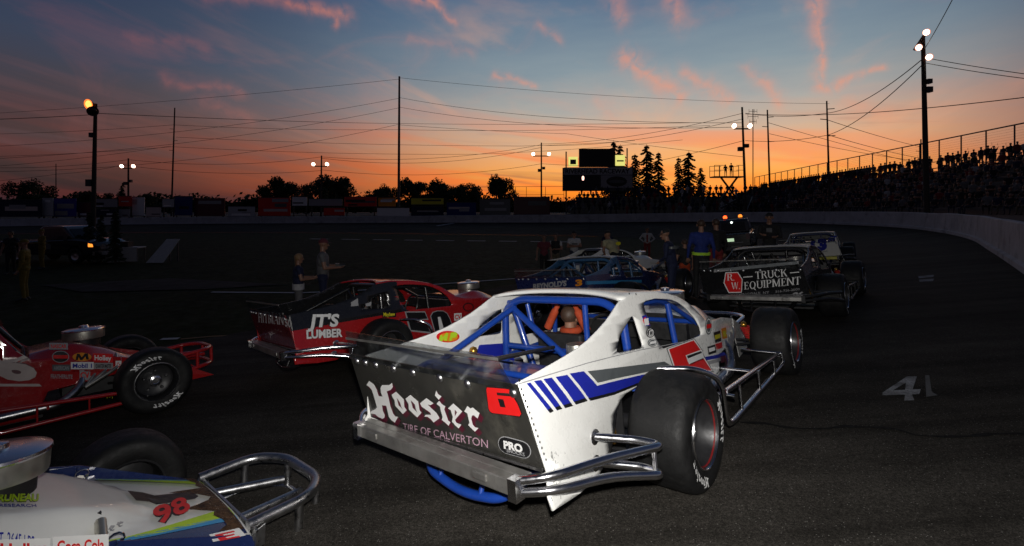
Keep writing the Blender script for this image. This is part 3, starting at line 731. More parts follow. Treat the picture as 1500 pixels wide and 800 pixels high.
def build_car(m, label, group, p):
    car = Car(m, label, group, p); r = car.root; g = p.get
    body, roofm, tailm, cage, nerf, hoodm = p['body'], p['roof'], p['tail'], p['cage'], p['nerf'], p['hood']
    for sg in (-1, 1): side_panel('side_panel', sg, body, p.get('bodyfn', lambda x, z: 0), r)
    # roof skin, crowned, with a turned-down rim
    rows = []
    for i in range(15):
        t = i / 14; row = []
        for k in range(-10, 11):
            yy = k / 10; x = (.045 + .15 * (1 - yy * yy)) * (1 - t) + (1.13 + .07 * (1 - yy * yy)) * t
            z = interp(x if x < 1.12 else 1.12, TOPX, TOPZ); w = side_y(x, z) + .002
            row.append((x, yy * w, interp(x, TOPX, TOPZ) * 1 + .004 + .035 * (1 - yy ** 4) * (.6 + .4 * t)))
        rows.append(row)
    o = MB().grid(rows).build('roof', roofm, r, 60); sm = o.modifiers.new('thickness', 'SOLIDIFY'); sm.thickness = .022; sm.offset = -1
    if o.data.polygons[0].normal.z < 0: o.data.flip_normals()
    # tail panel, clear blade above it with its stiffening strip
    TL = [(-.73, .474), (.78, .445), (.80, .885), (-.685, .889)]
    o = MB().slab(TL, lambda y, z, d: (tail_x(z) + d, y, z), .010).build('tail_panel', tailm, r)
    if g('blade', True):
        b0 = 1.045
        o = MB().slab([(-.672, .862), (.792, .857), (.755, b0 + .005), (-.60, 1.022)], lambda y, z, d: (tail_x(z) - .004 - d, y, z), .005).build('spoiler_blade', M['clear'], r)
        MB().slab([(-.615, 1.003), (.765, .992), (.765, 1.006), (-.615, 1.017)], lambda y, z, d: (tail_x(z) - .0105 - d, y, z), .004).build('blade_strip', M['aluminium'], r)
        bolt_row(car, [(tail_x(.845) - .003, y, .845) for y in (.72, .62, .50, .31, .12, -.12, -.34, -.655)], M['satin_steel'])
        if g('blade_rod', False):
            for yy in (.35, -.2): MB().tube([(tail_x(1.0) + .004, yy, 1.0), (-.60, yy * .8, .80)], .007, 6).build('blade_stay', M['black_plastic'], r)
            MB().tube([(tail_x(1.01) + .0, -.60, 1.008), (-.35, -.30, .86)], .012, 6).build('blade_stay', M['black_plastic'], r)
    # deck, floor, firewall
    MB().grid([[(x, y, z) for y in (-w, -w * .5, 0, w * .5, w)] for x, z, w in ((-1.085, .70, .70), (-.8, .71, .68), (-.4, .70, .655), (-.12, .66, .655))]).build('rear_deck', g('deck', cage), r, 40)
    MB().box((.62, 0, .17), (1.9, 1.26, .03)).build('floor_pan', M['dark_steel'], r)
    MB().slab([(-.62, .2), (.62, .2), (.62, .74), (.3, .80), (-.3, .80), (-.62, .74)], lambda y, z, d: (1.40 + d, y, z), .01).build('firewall', M['dark_steel'], r)
    MB().slab([(-.64, .2), (.64, .2), (.64, .62), (-.64, .62)], lambda y, z, d: (-.14 + d, y, z), .01).build('rear_bulkhead', M['black_plastic'], r)
    # roll cage, bar by bar
    hoop = fillet([(.13, .575, .5), (.13, .545, 1.0), (.15, .40, 1.085), (.15, -.40, 1.085), (.13, -.545, 1.0), (.13, -.585, .5)], .14, 6)
    bars = [(hoop, .030), ([(.12, .44, 1.02), (-.62, .60, .70)], .024), ([(.14, .46, 1.02), (.15, .30, .56)], .026), ([(.11, .42, 1.00), (.10, -.14, .62)], .026),
            ([(.12, -.50, 1.03), (-.60, -.60, .70)], .022), ([(.14, .56, .70), (.14, -.57, .70)], .024), ([(.13, .30, 1.05), (.13, .26, .86)], .020), ([(.14, -.24, 1.06), (.14, -.24, .76)], .022),
            (fillet([(.15, -.52, 1.05), (.80, -.50, 1.01), (1.05, -.50, .93), (1.42, -.56, .72)], .1), .022), (fillet([(.15, .52, 1.05), (.80, .50, 1.01), (1.05, .50, .93), (1.42, .56, .72)], .1), .022),
            ([(.84, -.56, .98), (.86, -.60, .55)], .024), ([(.84, .56, .98), (.86, .60, .55)], .024), ([(.2, -.61, .60), (1.4, -.60, .62)], .022), ([(.2, -.62, .48), (1.4, -.61, .46)], .022), ([(.2, .61, .60), (1.4, .60, .62)], .022), ([(1.40, -.54, .74), (1.40, .54, .74)], .022)]
    for pts, rad in bars: MB().tube(pts, rad, 10).build('cage_bar', cage, r, 50)
    o = MB().tube(fillet([(-.62, .62, .74), (-.62, -.62, .74), (-1.0, -.6, .66), (-1.0, .6, .66)], .08, 4, True), .02, 8, closed=True).build('cage_bar', cage, r, 50)
    # seat, dash, steering wheel, fuel cell
    sx, sy = .55, .16
    seat = MB(); seat.box((sx + .14, sy, .34), (.44, .42, .07)); seat.box((sx - .20, sy, .56), (.06, .44, .46)); seat.box((sx + .02, sy + .21, .56), (.3, .04, .36)); seat.box((sx + .02, sy - .21, .56), (.3, .04, .36))
    o = seat.build('seat', M['seat_black'], r); bv = o.modifiers.new('edge', 'BEVEL'); bv.width = .02; bv.segments = 2
    for sg in (-1, 1): MB().tube(fillet([(.47, sy + .085 * sg, 1.0), (.46, sy + .125 * sg, .93), (.45, sy + .20 * sg, .80)], .05, 4), [.022] * 2 + [.034] * 6, 8).build('head_bolster', g('headrest', M['seat_black']), r, 60)
    MB().box((1.22, 0, .68), (.06, 1.1, .14)).build('dashboard', M['black_plastic'], r)
    a = [(1.02 + .055 * math.sin(t), sy + .17 * math.cos(t), .66 + .16 * math.sin(t)) for t in [2 * math.pi * k / 20 for k in range(20)]]
    sw = MB().tube(a, .014, 6, closed=True); sw.tube([(1.20, sy, .62), (1.04, sy, .66)], .018, 6); sw.tube([a[0], (1.04, sy, .66)], .010, 5); sw.tube([a[10], (1.04, sy, .66)], .010, 5); sw.build('steering_wheel', M['black_plastic'], r, 50)
    fc = MB(); fc.box((-.42, -.08, .52), (.42, .50, .30)); o = fc.build('fuel_cell', M['bare_tin'], r); bv = o.modifiers.new('edge', 'BEVEL'); bv.width = .015; bv.segments = 2
    MB().lathe([(.0, .14), (.07, .14), (.075, .12), (.075, .0)], 20).build('oil_tank', M['bare_tin'], r, 40).location = (.02, -.22, .66)
    ax = MB().tube([(0, -.74, .34), (0, .74, .34)], .045, 10); ax.sphere((0, 0, .34), .13, 12); ax.build('rear_axle', M['dark_steel'], r, 50)
    for sg in (-1, 1):
        for x in (-.27, WB - .2):
            sh = MB(); zt = .74 if x < 1 else .52; yy = sg * (.58 if x < 1 else .66)
            if x > 1 and not g('front_shocks', True): continue
            top, bot = Vector((x, yy * .93, zt)), Vector((x + .06, yy * 1.05, .28)); ph = bot.lerp(top, .45)
            sh.tube([bot, ph], .03, 10); sh.tube([ph, top], .016, 8); sh.sphere(top, .035, 8); o = sh.build('shock_absorber', M['gold_anodised'], r, 50)
            hel = []
            for k in range(73):
                t = k / 72; a_ = t * 2 * math.pi * 6; c = bot.lerp(top, .42 + .5 * t); hel.append(c + Vector((.046 * math.cos(a_), .046 * math.sin(a_), 0)))
            MB().tube(hel, .008, 5).build('spring', M['spring_red'], o, 60)
    # rear bumper beam, nerf bars, lower hoop
    if g('full_rear', True):
        bm_ = MB(); bm_.box((-1.17, .0, .425), (.06, 1.34, g('bumper_h', .075))); bm_.box((-1.115, .0, .458), (.06, 1.36, .012))
        for yy in (.50, -.44): bm_.box((-1.204, yy, .43), (.012, .10, .035))
        o = bm_.build('rear_bumper', g('bumper', M['aluminium']), r); bv = o.modifiers.new('edge', 'BEVEL'); bv.width = .006; bv.segments = 2
        MB().slab([(-.735, .474), (.785, .428), (.785, .445), (-.735, .490)], lambda y, z, d: (tail_x(z) - .012 - d, y, z), .012).build('bumper_trim', M['satin_steel'], r)
        for sg in (-1, 1):
            top = fillet([(-1.19, .64 * sg, .452), (-1.09, .80 * sg, .475), (-.80, .92 * sg, .475), (-.46, 1.05 * sg, .445), (-.47, .93 * sg, .45), (-.58, .70 * sg, .46)], .12, 7)
            low = fillet([(-1.19, .64 * sg, .402), (-1.09, .81 * sg, .415), (-.80, .93 * sg, .395), (-.53, 1.07 * sg, .33), (-.50, .96 * sg, .33), (-.62, .70 * sg, .34)], .12, 7)
            MB().tube(top, .022, 10).build('nerf_bar', nerf, r, 50); MB().tube(low, .022, 10).build('nerf_bar', nerf, r, 50)
            MB().tube([(-.505, 1.02 * sg, .445), (-.535, 1.035 * sg, .33)], .014, 8).build('nerf_strut', nerf, r, 50)
            for zz, xx in ((.46, -.58), (.34, -.62)):
                o = MB().lathe([(.042, 0), (.042, .006), (.03, .01), (.0, .01)], 14).build('nerf_collar', nerf, r, 40); o.location = (xx, sg * (side_y(xx, zz) + .001), zz); o.rotation_euler = (R(90) if sg < 0 else R(-90), 0, 0)
            MB().box((-1.19, .665 * sg, .427), (.06, .05, .10)).build('nerf_bracket', nerf, r)
        lb = MB().tube(fillet([(-.75, .34, .34), (-1.0, .26, .23), (-1.02, -.1, .175), (-1.0, -.42, .22), (-.75, -.48, .34)], .14, 7), .026, 10)
        for yy in (.1, -.24): lb.tube([(-1.02, yy, .20), (-.95, yy, .36)], .016, 8)
        lb.build('lower_bar', cage, r, 50)
    # side rails outside the wheels
    for sg in (-1, 1):
        q = lambda x, y, z: (x, y * sg, z)
        MB().tube(fillet([q(.34, .66, .60), q(.46, .90, .60), q(.62, 1.0, .50), q(.66, 1.0, .18), q(.80, 1.0, .165), q(2.42, .98, .19), q(2.46, .96, .28), q(2.30, .96, .295), q(.68, 1.0, .40)], .10, 6), .02, 10).build('side_rail', g('rail', nerf), r, 50)
        for x in (1.0, 1.5, 2.0, 2.4): MB().tube([q(x, 1.0 - .02 * (x > 2), .175 + .01 * x), q(x, 1.0 - .02 * (x > 2), interp(x, [.68, 2.3], [.40, .29]))], .012, 8).build('rail_strut', g('rail', nerf), r, 50)
        for x in (.9, 1.6, 2.35): MB().tube([q(x, .99, .30), q(x, .62, .30)], .016, 8).build('rail_strut', g('rail', nerf), r, 50)
        ex = MB().tube(fillet([q(1.95, .46, .56), q(1.98, .62, .40), q(1.75, .70, .26), q(.6, .72, .24), q(.5, .72, .24)], .12, 5), .045, 12); ex.build('exhaust_pipe', M['satin_steel'], r, 50)
        for k in range(3): MB().tube(fillet([q(2.12 + .14 * k, .30, .60), q(2.14 + .12 * k, .56, .50), q(2.0, .63, .36)], .08, 4), .022, 8).build('exhaust_header', M['bare_tin'], r, 50)
    # engine, hood, air cleaner
    MB().box((2.1, 0, .42), (.62, .5, .40)).build('engine_block', M['dark_steel'], r)
    if g('front', True):
        rows = []; xs = [1.42 + .065 * i for i in range(25)]
        for x in xs:
            w = hood_w(x); row = [(x, -w - .004, hood_z(x, -w, car.nz) - .10)]
            for k in range(-24, 25):
                y = w * k / 24; row.append((x, y, hood_z(x, y, car.nz)))
            row.append((x, w + .004, hood_z(x, w, car.nz) - .10)); rows.append(row)
        e = rows[-1]; rows.append([(2.995, q_[1], q_[2] - .012) for q_ in e]); rows.append([(3.0, q_[1], car.nz - .13) for q_ in e])
        hm = hoodm if isinstance(hoodm, list) else [hoodm]
        o = MB().grid(rows).build('hood', hm, r, 35)
        if len(hm) > 1:
            for f in o.data.polygons: f.material_index = p['hoodfn'](f.center.x, f.center.y, f.center.z)
        sm = o.modifiers.new('thickness', 'SOLIDIFY'); sm.thickness = .006; sm.offset = -1
        if o.data.polygons[len(o.data.polygons) // 2].normal.z < 0: o.data.flip_normals()
        azt = hood_z(2.06, 0, car.nz)
        MB().lathe([(.15, -.04), (.15, .05), (.17, .055)], 28).build('carburettor_collar', M['black_plastic'], r, 50).location = (2.06, 0, azt)
        acl = MB().lathe([(.16, .05), (.185, .052), (.188, .06), (.188, .122)], 40).build('air_cleaner', M['bare_tin'], r, 40); acl.location = (2.06, 0, azt - .03); acl.scale = (1, 1, 1.35)
        MB().lathe([(.19, .118), (.195, .124), (.192, .133), (.15, .142), (.05, .145), (.045, .16), (.012, .165), (.0, .165)], 40).build('air_cleaner_lid', M['chrome'], acl, 30)
        for sg in (-1, 1):     # nose side skirts
            MB().slab([(2.42, .43), (2.42, .60), (2.98, car.nz + .0), (g('skirt_tip', 3.12), car.nz - .27), (2.6, car.nz - .26)], lambda x, z, d: (x, sg * (hood_w(min(x, 2.98)) + .002 + d * .5), z), .008).build('nose_skirt', body[0], r)
        # front bumper cage
        fbm = g('fbumper', nerf); nz = car.nz
        for dz in (.02, -.17):
            MB().tube(fillet([(2.99, .40, nz + dz), (3.32, .40, nz + dz + .03), (3.46, .22, nz + dz + .03), (3.46, -.22, nz + dz + .03), (3.32, -.40, nz + dz + .03), (2.99, -.40, nz + dz)], .10, 6), g('fbr', .024), 10).build('bumper_tube', fbm, r, 50)
        for y, x in ((.40, 3.26), (-.40, 3.26), (.2, 3.46), (-.2, 3.46)): MB().tube([(x, y, nz + .05), (x, y, nz - .14)], g('fbr', .024) * .8, 8).build('bumper_strut', fbm, r, 50)
        for sg in (1, -1): MB().tube([(2.99, .22 * sg, nz - .02), (3.40, .12 * sg, nz - .04)], g('fbr', .024) * .85, 8).build('bumper_strut', fbm, r, 50)
        pl = MB().slab([(-.47, nz - .13), (.47, nz - .13), (.47, nz + .015), (-.47, nz + .015)], lambda y, z, d: (3.004 + d, y, z), .012); pl.build('nose_plate', fbm, r)
        for sg in (1, -1):
            MB().slab([(2.97, nz - .02), (3.06, nz + .02), (3.06, nz - .08), (2.97, nz - .10)], lambda x, z, d: (x, sg * (.44 + d), z), .008).build('bumper_gusset', fbm, r)
            for z in (.40, .30): MB().tube([(2.3, .30 * sg, z), (WB, .80 * sg, .33)], .014, 8).build('suspension_arm', M['dark_steel'], r, 50)
            pin = MB().tube([(2.45, .46 * sg, hood_z(2.45, .46, nz) - .01), (2.45, .46 * sg, hood_z(2.45, .46, nz) + .045)], .007, 6); pin.tube([(2.43 + .03 * math.cos(t), .46 * sg, hood_z(2.45, .46, nz) + .05 + .025 * math.sin(t)) for t in [k * math.pi / 5 for k in range(10)]], .004, 5, True); pin.box((2.45, .46 * sg, hood_z(2.45, .46, nz) + .012), (.07, .04, .018)); pin.build('hood_pin', M['chrome'], r, 50)
    lt = g('letters'); rc = g('ring', M['dark_steel'])
    w0 = add_wheel(r, 0, -1, rc, lt and lt[0]); add_wheel(r, 0, 1, rc); w_ = add_wheel(r, WB, -1, rc, lt and lt[1]); wl = add_wheel(r, WB, 1, rc)
    if g('rr'): r.children[[c_.name for c_ in r.children].index(w0.name)].location += Vector(g('rr'))
    if g('lf'): wl.location = g('lf')[:3]; wl.scale = (g('lf')[2] / .3405,) * 3
    if g('rf'): w_.location = (g('rf')[0], g('rf')[1], g('rf')[2]); w_.scale = (g('rf')[2] / .3405,) * 3
    if g('short'):
        q_ = lambda x: WB - (WB - x) * g('short') if x < WB else x
        for c_ in r.children:
            if c_.type == 'EMPTY' or tuple(c_.location) != (0, 0, 0): c_.location.x = q_(c_.location.x); continue
            for v in c_.data.vertices: v.co.x = q_(v.co.x); v.co.z += g('tall', 0) * max(0, v.co.z - .72) / .4 if v.co.x < 1.7 else 0
            for c2 in c_.children:
                if tuple(c2.location) == (0, 0, 0) and tuple(c_.location) == (0, 0, 0):
                    for v in c2.data.vertices: v.co.x = q_(v.co.x)
    return car
# ------------------------------------------------------------------ the cars on the track
GRP = 'race cars lined up on the track'
PL = Vector((-.0707, .0658, 1)).normalized()
def crop(ox, oy, s): return lambda x, y: (ox + x / s, oy + y / s)
# white car in the foreground
c6 = build_car(ground_frame(.336, 3.51, .85, 0, PL), 'white and blue race car with a dark tail panel and red 6 in the foreground', GRP, dict(
    body=[M['white_paint']], roof=M['white_paint'], tail=M['tail_plastic'], cage=M['blue_paint'], nerf=M['chrome'], hood=M['white_paint'], ring=mat('rim_red', (.16, .008, .008), .35), rr=(.05, -.045, 0), letters=((88, 222), (100, 250)), blade_rod=True, headrest=M['cloth_orange']))
cv = crop(760, 400, 2.352)
for q in ([(25, 380), (38, 377), (118, 475), (105, 482)], [(50, 372), (75, 368), (147, 467), (130, 473)], [(83, 365), (112, 360), (185, 457), (158, 465)], [(125, 358), (165, 350), (235, 440), (195, 453)],
          [(173, 346), (222, 338), (268, 388), (505, 332), (490, 350), (420, 382), (330, 418), (245, 440)]):
    c6.poly('body_stripe', 'R', [q], M['vinyl_blue'], 0, conv=cv)
for q in ([(97, 472), (108, 464), (118, 475), (105, 482)], [(122, 463), (138, 456), (147, 467), (130, 473)], [(150, 455), (176, 447), (185, 457), (158, 465)], [(187, 443), (226, 430), (235, 440), (195, 453)], [(237, 431), (330, 408), (420, 374), (420, 382), (330, 418), (245, 440)]):
    c6.poly('stripe_tip', 'R', [q], M['vinyl_black'], 1, conv=cv)
c6.poly('body_stripe', 'R', [[(235, 338), (500, 305), (528, 322), (270, 378)]], M['vinyl_grey'], 0, conv=cv)
cv7 = crop(920, 420, 4)
c6.poly('door_number', 'R', [[(222, 362), (385, 302), (437, 376), (436, 386), (446, 408), (500, 500), (270, 500)]], M['vinyl_black'], 0, conv=cv7)
c6.poly('door_number', 'R', [[(226, 364), (384, 306), (432, 376), (434, 386), (442, 412), (494, 496), (272, 496)]], M['vinyl_white'], 1, conv=cv7)
c6.poly('door_number', 'R', [[(235, 367), (380, 314), (420, 370), (332, 402), (352, 455), (438, 420), (484, 490), (278, 490)]], M['vinyl_red'], 2, conv=cv7)
c6.poly('door_number', 'R', [[(340, 405), (424, 377), (428, 388), (346, 420)], [(356, 452), (436, 417), (440, 424), (360, 458)]], M['vinyl_black'], 2, conv=cv7)
c6.poly('sticker', 'R', [[(78, 172), (104, 166), (128, 226), (96, 232)]], M['vinyl_blue'], 0, conv=cv7)
c6.poly('sticker', 'R', [[(82, 198), (90, 180), (100, 178), (102, 196), (106, 196), (124, 222), (96, 228)]], M['vinyl_red'], 1, conv=cv7)
c6.text('sticker', 'R', '1', (943.0, 477), (949.5, 475.8), (942, 467), M['vinyl_white'], 2, .06)
for (x, y, rx, ry, m_, t_) in ((127, 270, 25, 29, 'vinyl_black', 'LE'), (139, 328, 27, 24, 'vinyl_grey', ''), (469, 230, 19, 52, 'vinyl_grey', '')):
    c6.poly('sticker', 'R', [ellipse(x, y, rx, ry)], M[m_], 0, conv=cv7); c6.poly('sticker', 'R', [[ellipse(x, y, rx * .82, ry * .82), ellipse(x, y, rx * .72, ry * .72)]], M['vinyl_white'], 1, conv=cv7)
c6.poly('sticker', 'R', [[(124, 322), (160, 316), (160, 330), (124, 338)]], M['vinyl_white'], 2, conv=cv7); c6.poly('sticker', 'R', [[(118, 258), (138, 254), (138, 284), (118, 288)]], M['vinyl_white'], 2, conv=cv7); c6.poly('sticker', 'R', [[(122, 262), (134, 260), (134, 280), (122, 283)]], M['vinyl_black'], 3, conv=cv7)
c6.poly('sticker', 'R', [[(456, 222), (484, 216), (484, 240), (456, 246)]], M['vinyl_red'], 2, conv=cv7)
for q, m_ in (([(498, 268), (538, 256), (545, 318), (510, 330)], 'vinyl_black'), ([(543, 246), (572, 238), (580, 300), (552, 308)], 'vinyl_orange'), ([(510, 336), (548, 324), (552, 356), (516, 370)], 'vinyl_red'), ([(462, 352), (508, 338), (516, 385), (470, 400)], 'vinyl_black'), ([(448, 412), (560, 382), (572, 400), (455, 432)], 'vinyl_blue'), ([(455, 440), (540, 412), (548, 430), (462, 458)], 'vinyl_silver'), ([(535, 410), (574, 396), (580, 432), (542, 448)], 'vinyl_maroon')):
    c6.poly('sticker', 'R', [q], M[m_], 0, conv=cv7)
c6.poly('sticker', 'R', [[(504, 285), (536, 274), (540, 298), (508, 310)]], M['vinyl_yellow'], 1, conv=cv7); c6.poly('sticker', 'R', [[(552, 262), (570, 256), (574, 290), (556, 294)]], M['vinyl_yellow'], 1, conv=cv7); c6.poly('sticker', 'R', [[(468, 362), (504, 352), (508, 372), (472, 384)]], M['vinyl_white'], 1, conv=cv7)
c6.text('lettering', 'R', 'GRASSO BROS RACING', (907, 518.5), (942.5, 510), (906.5, 514), M['vinyl_black'], 0, .01)
for u, v in ((760, 557), (921, 430), (931, 431), (968, 425), (1000, 430), (966, 510), (1004, 437)): 
    a_, b_ = c6.px('R', u, v); c6.decal('rivet', 'R', *poly_shape([ellipse(a_, b_, .008, .008, 8)]), M['dark_steel'], 0)
c6.poly('panel_seam', 'R', [[(757, 562), (800, 549), (860, 531), (938, 512), (1000, 500), (1000, 501), (938, 513.2), (860, 532.4), (800, 550.6), (758, 563.6)]], M['vinyl_silver'], 0)
for k in range(13):
    a_, b_ = c6.px('R', 763 + 3.0 * k, 570 + 8.6 * k); c6.decal('rivet', 'R', *poly_shape([ellipse(a_, b_, .006, .006, 8)]), M['dark_steel'], 0)
sc_ = random.Random(4)
for k in range(46):
    u, v = 806 + abs(sc_.gauss(0, 14)), 688 + sc_.uniform(-30, 46); l, dx = sc_.uniform(1, 6), sc_.uniform(-1.5, 1.5)
    if v < 734 - (u - 806) * .45: c6.poly('scuff_mark', 'R', [[(u, v), (u + .5, v), (u + dx + .6, v + l), (u + dx, v + l)]], M['dark_steel'], 0)
tp_ = lambda s: [[[(c6.px('T', 530 + p[0] / 8, 550 + p[1] / 8)) for p in l] for l in po] for po in s]
T6 = [[list(l) for l in po] for po in tp_(BLACK)]
sh = lambda dx, dz: poly_shape([[[(p[0] + dx, p[1] + dz) for p in l] for l in po] for po in T6])
for k in range(1, 6): c6.decal('tail_lettering', 'T', *sh(-.0042 * k, -.0042 * k), M['vinyl_maroon'], .1 * k)
c6.decal('tail_lettering', 'T', *sh(0, 0), M['vinyl_white'], 1.2)
c6.text('tail_lettering', 'T', 'TIRE OF CALVERTON', (592, 629), (716, 655.5), (591, 619), M['vinyl_pink'], 1.4, .0)
cvt = crop(700, 560, 6.67)
six_o = [(95, 45), (310, 62), (328, 105), (190, 95), (196, 122), (350, 135), (395, 210), (430, 300), (415, 328), (150, 295), (125, 280), (112, 255), (90, 70)]
c6.poly('tail_number', 'T', [[(86, 38), (314, 55), (338, 110), (200, 103), (202, 116), (354, 128), (402, 205), (438, 302), (420, 338), (146, 302), (118, 286), (104, 258), (82, 68)]], M['vinyl_black'], 0, conv=cvt)
c6.poly('tail_number', 'T', [[six_o, [(202, 155), (255, 162), (278, 242), (225, 235)]]], M['vinyl_red'], 1, conv=cvt)
def stadium(cx, cy, hx, hy, sl, n=10):
    out = []
    for k in range(n + 1): a = R(-90 + 180 * k / n); out.append((cx + hx + hy * math.cos(a), cy + hy * math.sin(a)))
    for k in range(n + 1): a = R(90 + 180 * k / n); out.append((cx - hx + hy * math.cos(a), cy + hy * math.sin(a)))
    return [(x, y + sl * (x - cx)) for x, y in out]
c6.poly('sticker', 'T', [stadium(363, 632, 78, 84, .27)], M['vinyl_silver'], 0, conv=cvt)
c6.poly('sticker', 'T', [stadium(363, 632, 78, 77, .27)], M['vinyl_black'], 1, conv=cvt)
c6.text('sticker', 'T', 'PRO', (739.5, 656), (767, 662.5), (738.5, 644), M['vinyl_white'], 2, .05)
c6.text('sticker', 'T', 'SHOCKS', (743.5, 661), (770, 667.5), (743, 656), M['vinyl_silver'], 2, .015)
# oval sticker on the inside of the far side panel
c6.poly('sticker', 'L', [ellipse(654, 493, 17, 8.5)], M['vinyl_red'], 0); c6.poly('sticker', 'L', [ellipse(655, 493.5, 13.5, 6.5)], M['vinyl_orange'], 1)
c6.poly('sticker', 'L', [[(640, 499), (642, 491), (645, 490), (646, 494), (651, 487), (654, 488), (652, 499), (648, 499), (648, 495), (645, 500)], [(655, 499), (658, 487), (665, 486), (668, 489), (665, 494), (660, 495), (659, 499)]], M['vinyl_lime'], 2)
c6.poly('body_stripe', 'L', [[(700, 505), (745, 502), (752, 530), (690, 530)]], M['vinyl_blue'], 0)
# red and black car beside it
def fn50(x, z): return 1 if (z > .70 and x < .32) or (z > .70 and z < .80 and x < .5 and x > .3) else 0
c50 = build_car(ground_frame(-2.196, 6.817, .75, 0, PL), 'red race car with a black upper rear quarter and number 50 beside the white car', GRP, dict(
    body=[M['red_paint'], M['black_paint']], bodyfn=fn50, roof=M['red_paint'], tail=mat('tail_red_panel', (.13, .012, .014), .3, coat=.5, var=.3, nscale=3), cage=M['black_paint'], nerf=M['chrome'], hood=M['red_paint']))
c5 = crop(350, 380, 3.846)
c50.text('lettering', 'R', "JT'S", (451, 480), (494.5, 478.5), (454, 460.5), M['vinyl_white'], 1, .04, outline=M['vinyl_black'], ogrow=.05)
c50.text('lettering', 'R', 'LUMBER', (449, 496.5), (501.5, 493.5), (448.5, 483.5), M['vinyl_white'], 1, .04, outline=M['vinyl_black'], ogrow=.05)
w, V, Fs = serif_shape('HITMAN'); c50.text('tail_lettering', 'T', '', (379, 472), (416, 476), (378, 456.5), M['vinyl_white'], 0, shape=(w, V, Fs))
c50.text('tail_number', 'T', '50', (418, 478), (427, 480), (417.5, 466.5), M['vinyl_white'], 0, .03)
n5 = [(930, 295), (1042, 290), (1060, 335), (990, 340), (996, 360), (1040, 352), (1060, 375), (1072, 400), (1060, 408), (962, 398), (956, 382), (1010, 380), (1006, 372), (965, 375)]
g5 = lambda P, k: [(sum(q[0] for q in P) / len(P) + (x - sum(q[0] for q in P) / len(P)) * k, sum(q[1] for q in P) / len(P) + (y - sum(q[1] for q in P) / len(P)) * k) for x, y in P]
c55 = crop(480, 400, 6.25)
five = [(718, 362), (885, 360), (912, 418), (808, 424), (818, 452), (880, 462), (915, 490), (938, 540), (760, 520), (742, 448), (738, 440)]
zero_o = [(945, 395), (965, 362), (1000, 350), (1055, 350), (1090, 372), (1115, 420), (1150, 520), (985, 540)]; zero_i = [(1005, 402), (1030, 400), (1062, 510), (1022, 520)]
c50.poly('door_number', 'R', [[(704, 352), (890, 350), (922, 428), (820, 432), (826, 444), (890, 454), (928, 484), (950, 556), (748, 532)], g5(zero_o, 1.09)], M['vinyl_silver'], 0, conv=c55)
c50.poly('door_number', 'R', [five, [zero_o, zero_i]], M['vinyl_black'], 1, conv=c55); c50.poly('door_number', 'R', [g5(zero_i, .98)], M['vinyl_white'], 1, conv=c55)
def sticker(c, face, p, w, h, bg, txt='', fg='vinyl_white', sl=0., bold=.03):
    u, v = p; c.poly('sticker', face, [[(u, v), (u + w, v + sl * w), (u + w, v + sl * w + h), (u, v + h)]], M[bg], 0)
    if txt: c.text('sticker', face, txt, (u + w * .08, v + h * .82 + sl * w * .08), (u + w * .92, v + h * .82 + sl * w * .92), (u + w * .08, v + h * .2 + sl * w * .08), M[fg], 1, bold)
sticker(c50, 'R', (560, 456), 20, 9.5, 'vinyl_black', 'Mayhew', 'vinyl_yellow', -.05)
sticker(c50, 'R', (665, 459), 11, 11, 'vinyl_white', 'CV', 'vinyl_red', -.05)
c50.poly('sticker', 'R', [ellipse(686, 450, 8, 6.5)], M['vinyl_black'], 0); c50.poly('sticker', 'R', [ellipse(686, 450, 6.5, 5)], M['red_paint'], 1)
c50.poly('sticker', 'R', [[(514, 443), (524, 437), (525, 448), (514, 449)]], M['vinyl_silver'], 0); c50.poly('sticker', 'R', [[(535, 445), (544, 442), (543, 448), (536, 449)]], M['vinyl_silver'], 0)
# red car at the left edge
c16 = build_car(ground_frame(-4.53 - WB * math.cos(.81), 5.848 - WB * math.sin(.81), .81, 0, PL), 'all-red race car with a pale 16 on its door at the left edge', GRP, dict(
    body=[M['red_paint']], roof=M['red_paint'], tail=M['red_paint'], cage=M['black_paint'], nerf=M['red_paint'], hood=M['red_paint'], fbumper=M['red_paint'], short=.74, tall=.32, skirt_tip=3.42, letters=((-22, 158), (-22, 158)), nose_z=.44))
cv1 = crop(0, 430, 4.705)
six = [(5, 398), (60, 392), (130, 396), (170, 415), (200, 455), (228, 498), (110, 500), (95, 460), (70, 462), (100, 500), (200, 505), (238, 525), (278, 602), (50, 602), (0, 520), (-30, 450)]
for t_, q in (('6', ((-4, 557), (57, 558.5), (-14, 514))), ('1', ((-38, 556), (-12, 557), (-48, 513)))): c16.text('door_number', 'R', t_, *q, M['vinyl_cream'], 1, .05, outline=M['vinyl_maroon'], ogrow=.05)
c16.poly('body_stripe', 'R', [[(-40, 622), (270, 622), (290, 640), (-40, 640)]], M['vinyl_cream'], 0, conv=cv1)  # cream strip painted as a reflection below the door number
S1 = lambda x, y, w, h, *a, **k: sticker(c16, 'R', cv1(x, y), w / 4.705, h / 4.705, *a, **k)
S1(340, 340, 128, 46, 'vinyl_silver', 'NASCAR', 'vinyl_red')
c16.poly('sticker', 'R', [ellipse(417, 436, 60, 42)], M['vinyl_silver'], 0, conv=cv1); c16.poly('sticker', 'R', [ellipse(417, 436, 54, 37)], M['vinyl_black'], 1, conv=cv1); c16.poly('sticker', 'R', [[(366, 424), (470, 424), (470, 448), (366, 448)]], M['vinyl_red'], 2, conv=cv1)
c16.poly('sticker', 'R', [ellipse(565, 437, 66, 30)], M['vinyl_orange'], 0, conv=cv1); c16.poly('sticker', 'R', [[(520, 458), (530, 415), (548, 415), (562, 440), (585, 412), (605, 412), (612, 455), (594, 455), (590, 432), (566, 458), (552, 458), (542, 436), (536, 458)]], M['vinyl_black'], 1, conv=cv1)
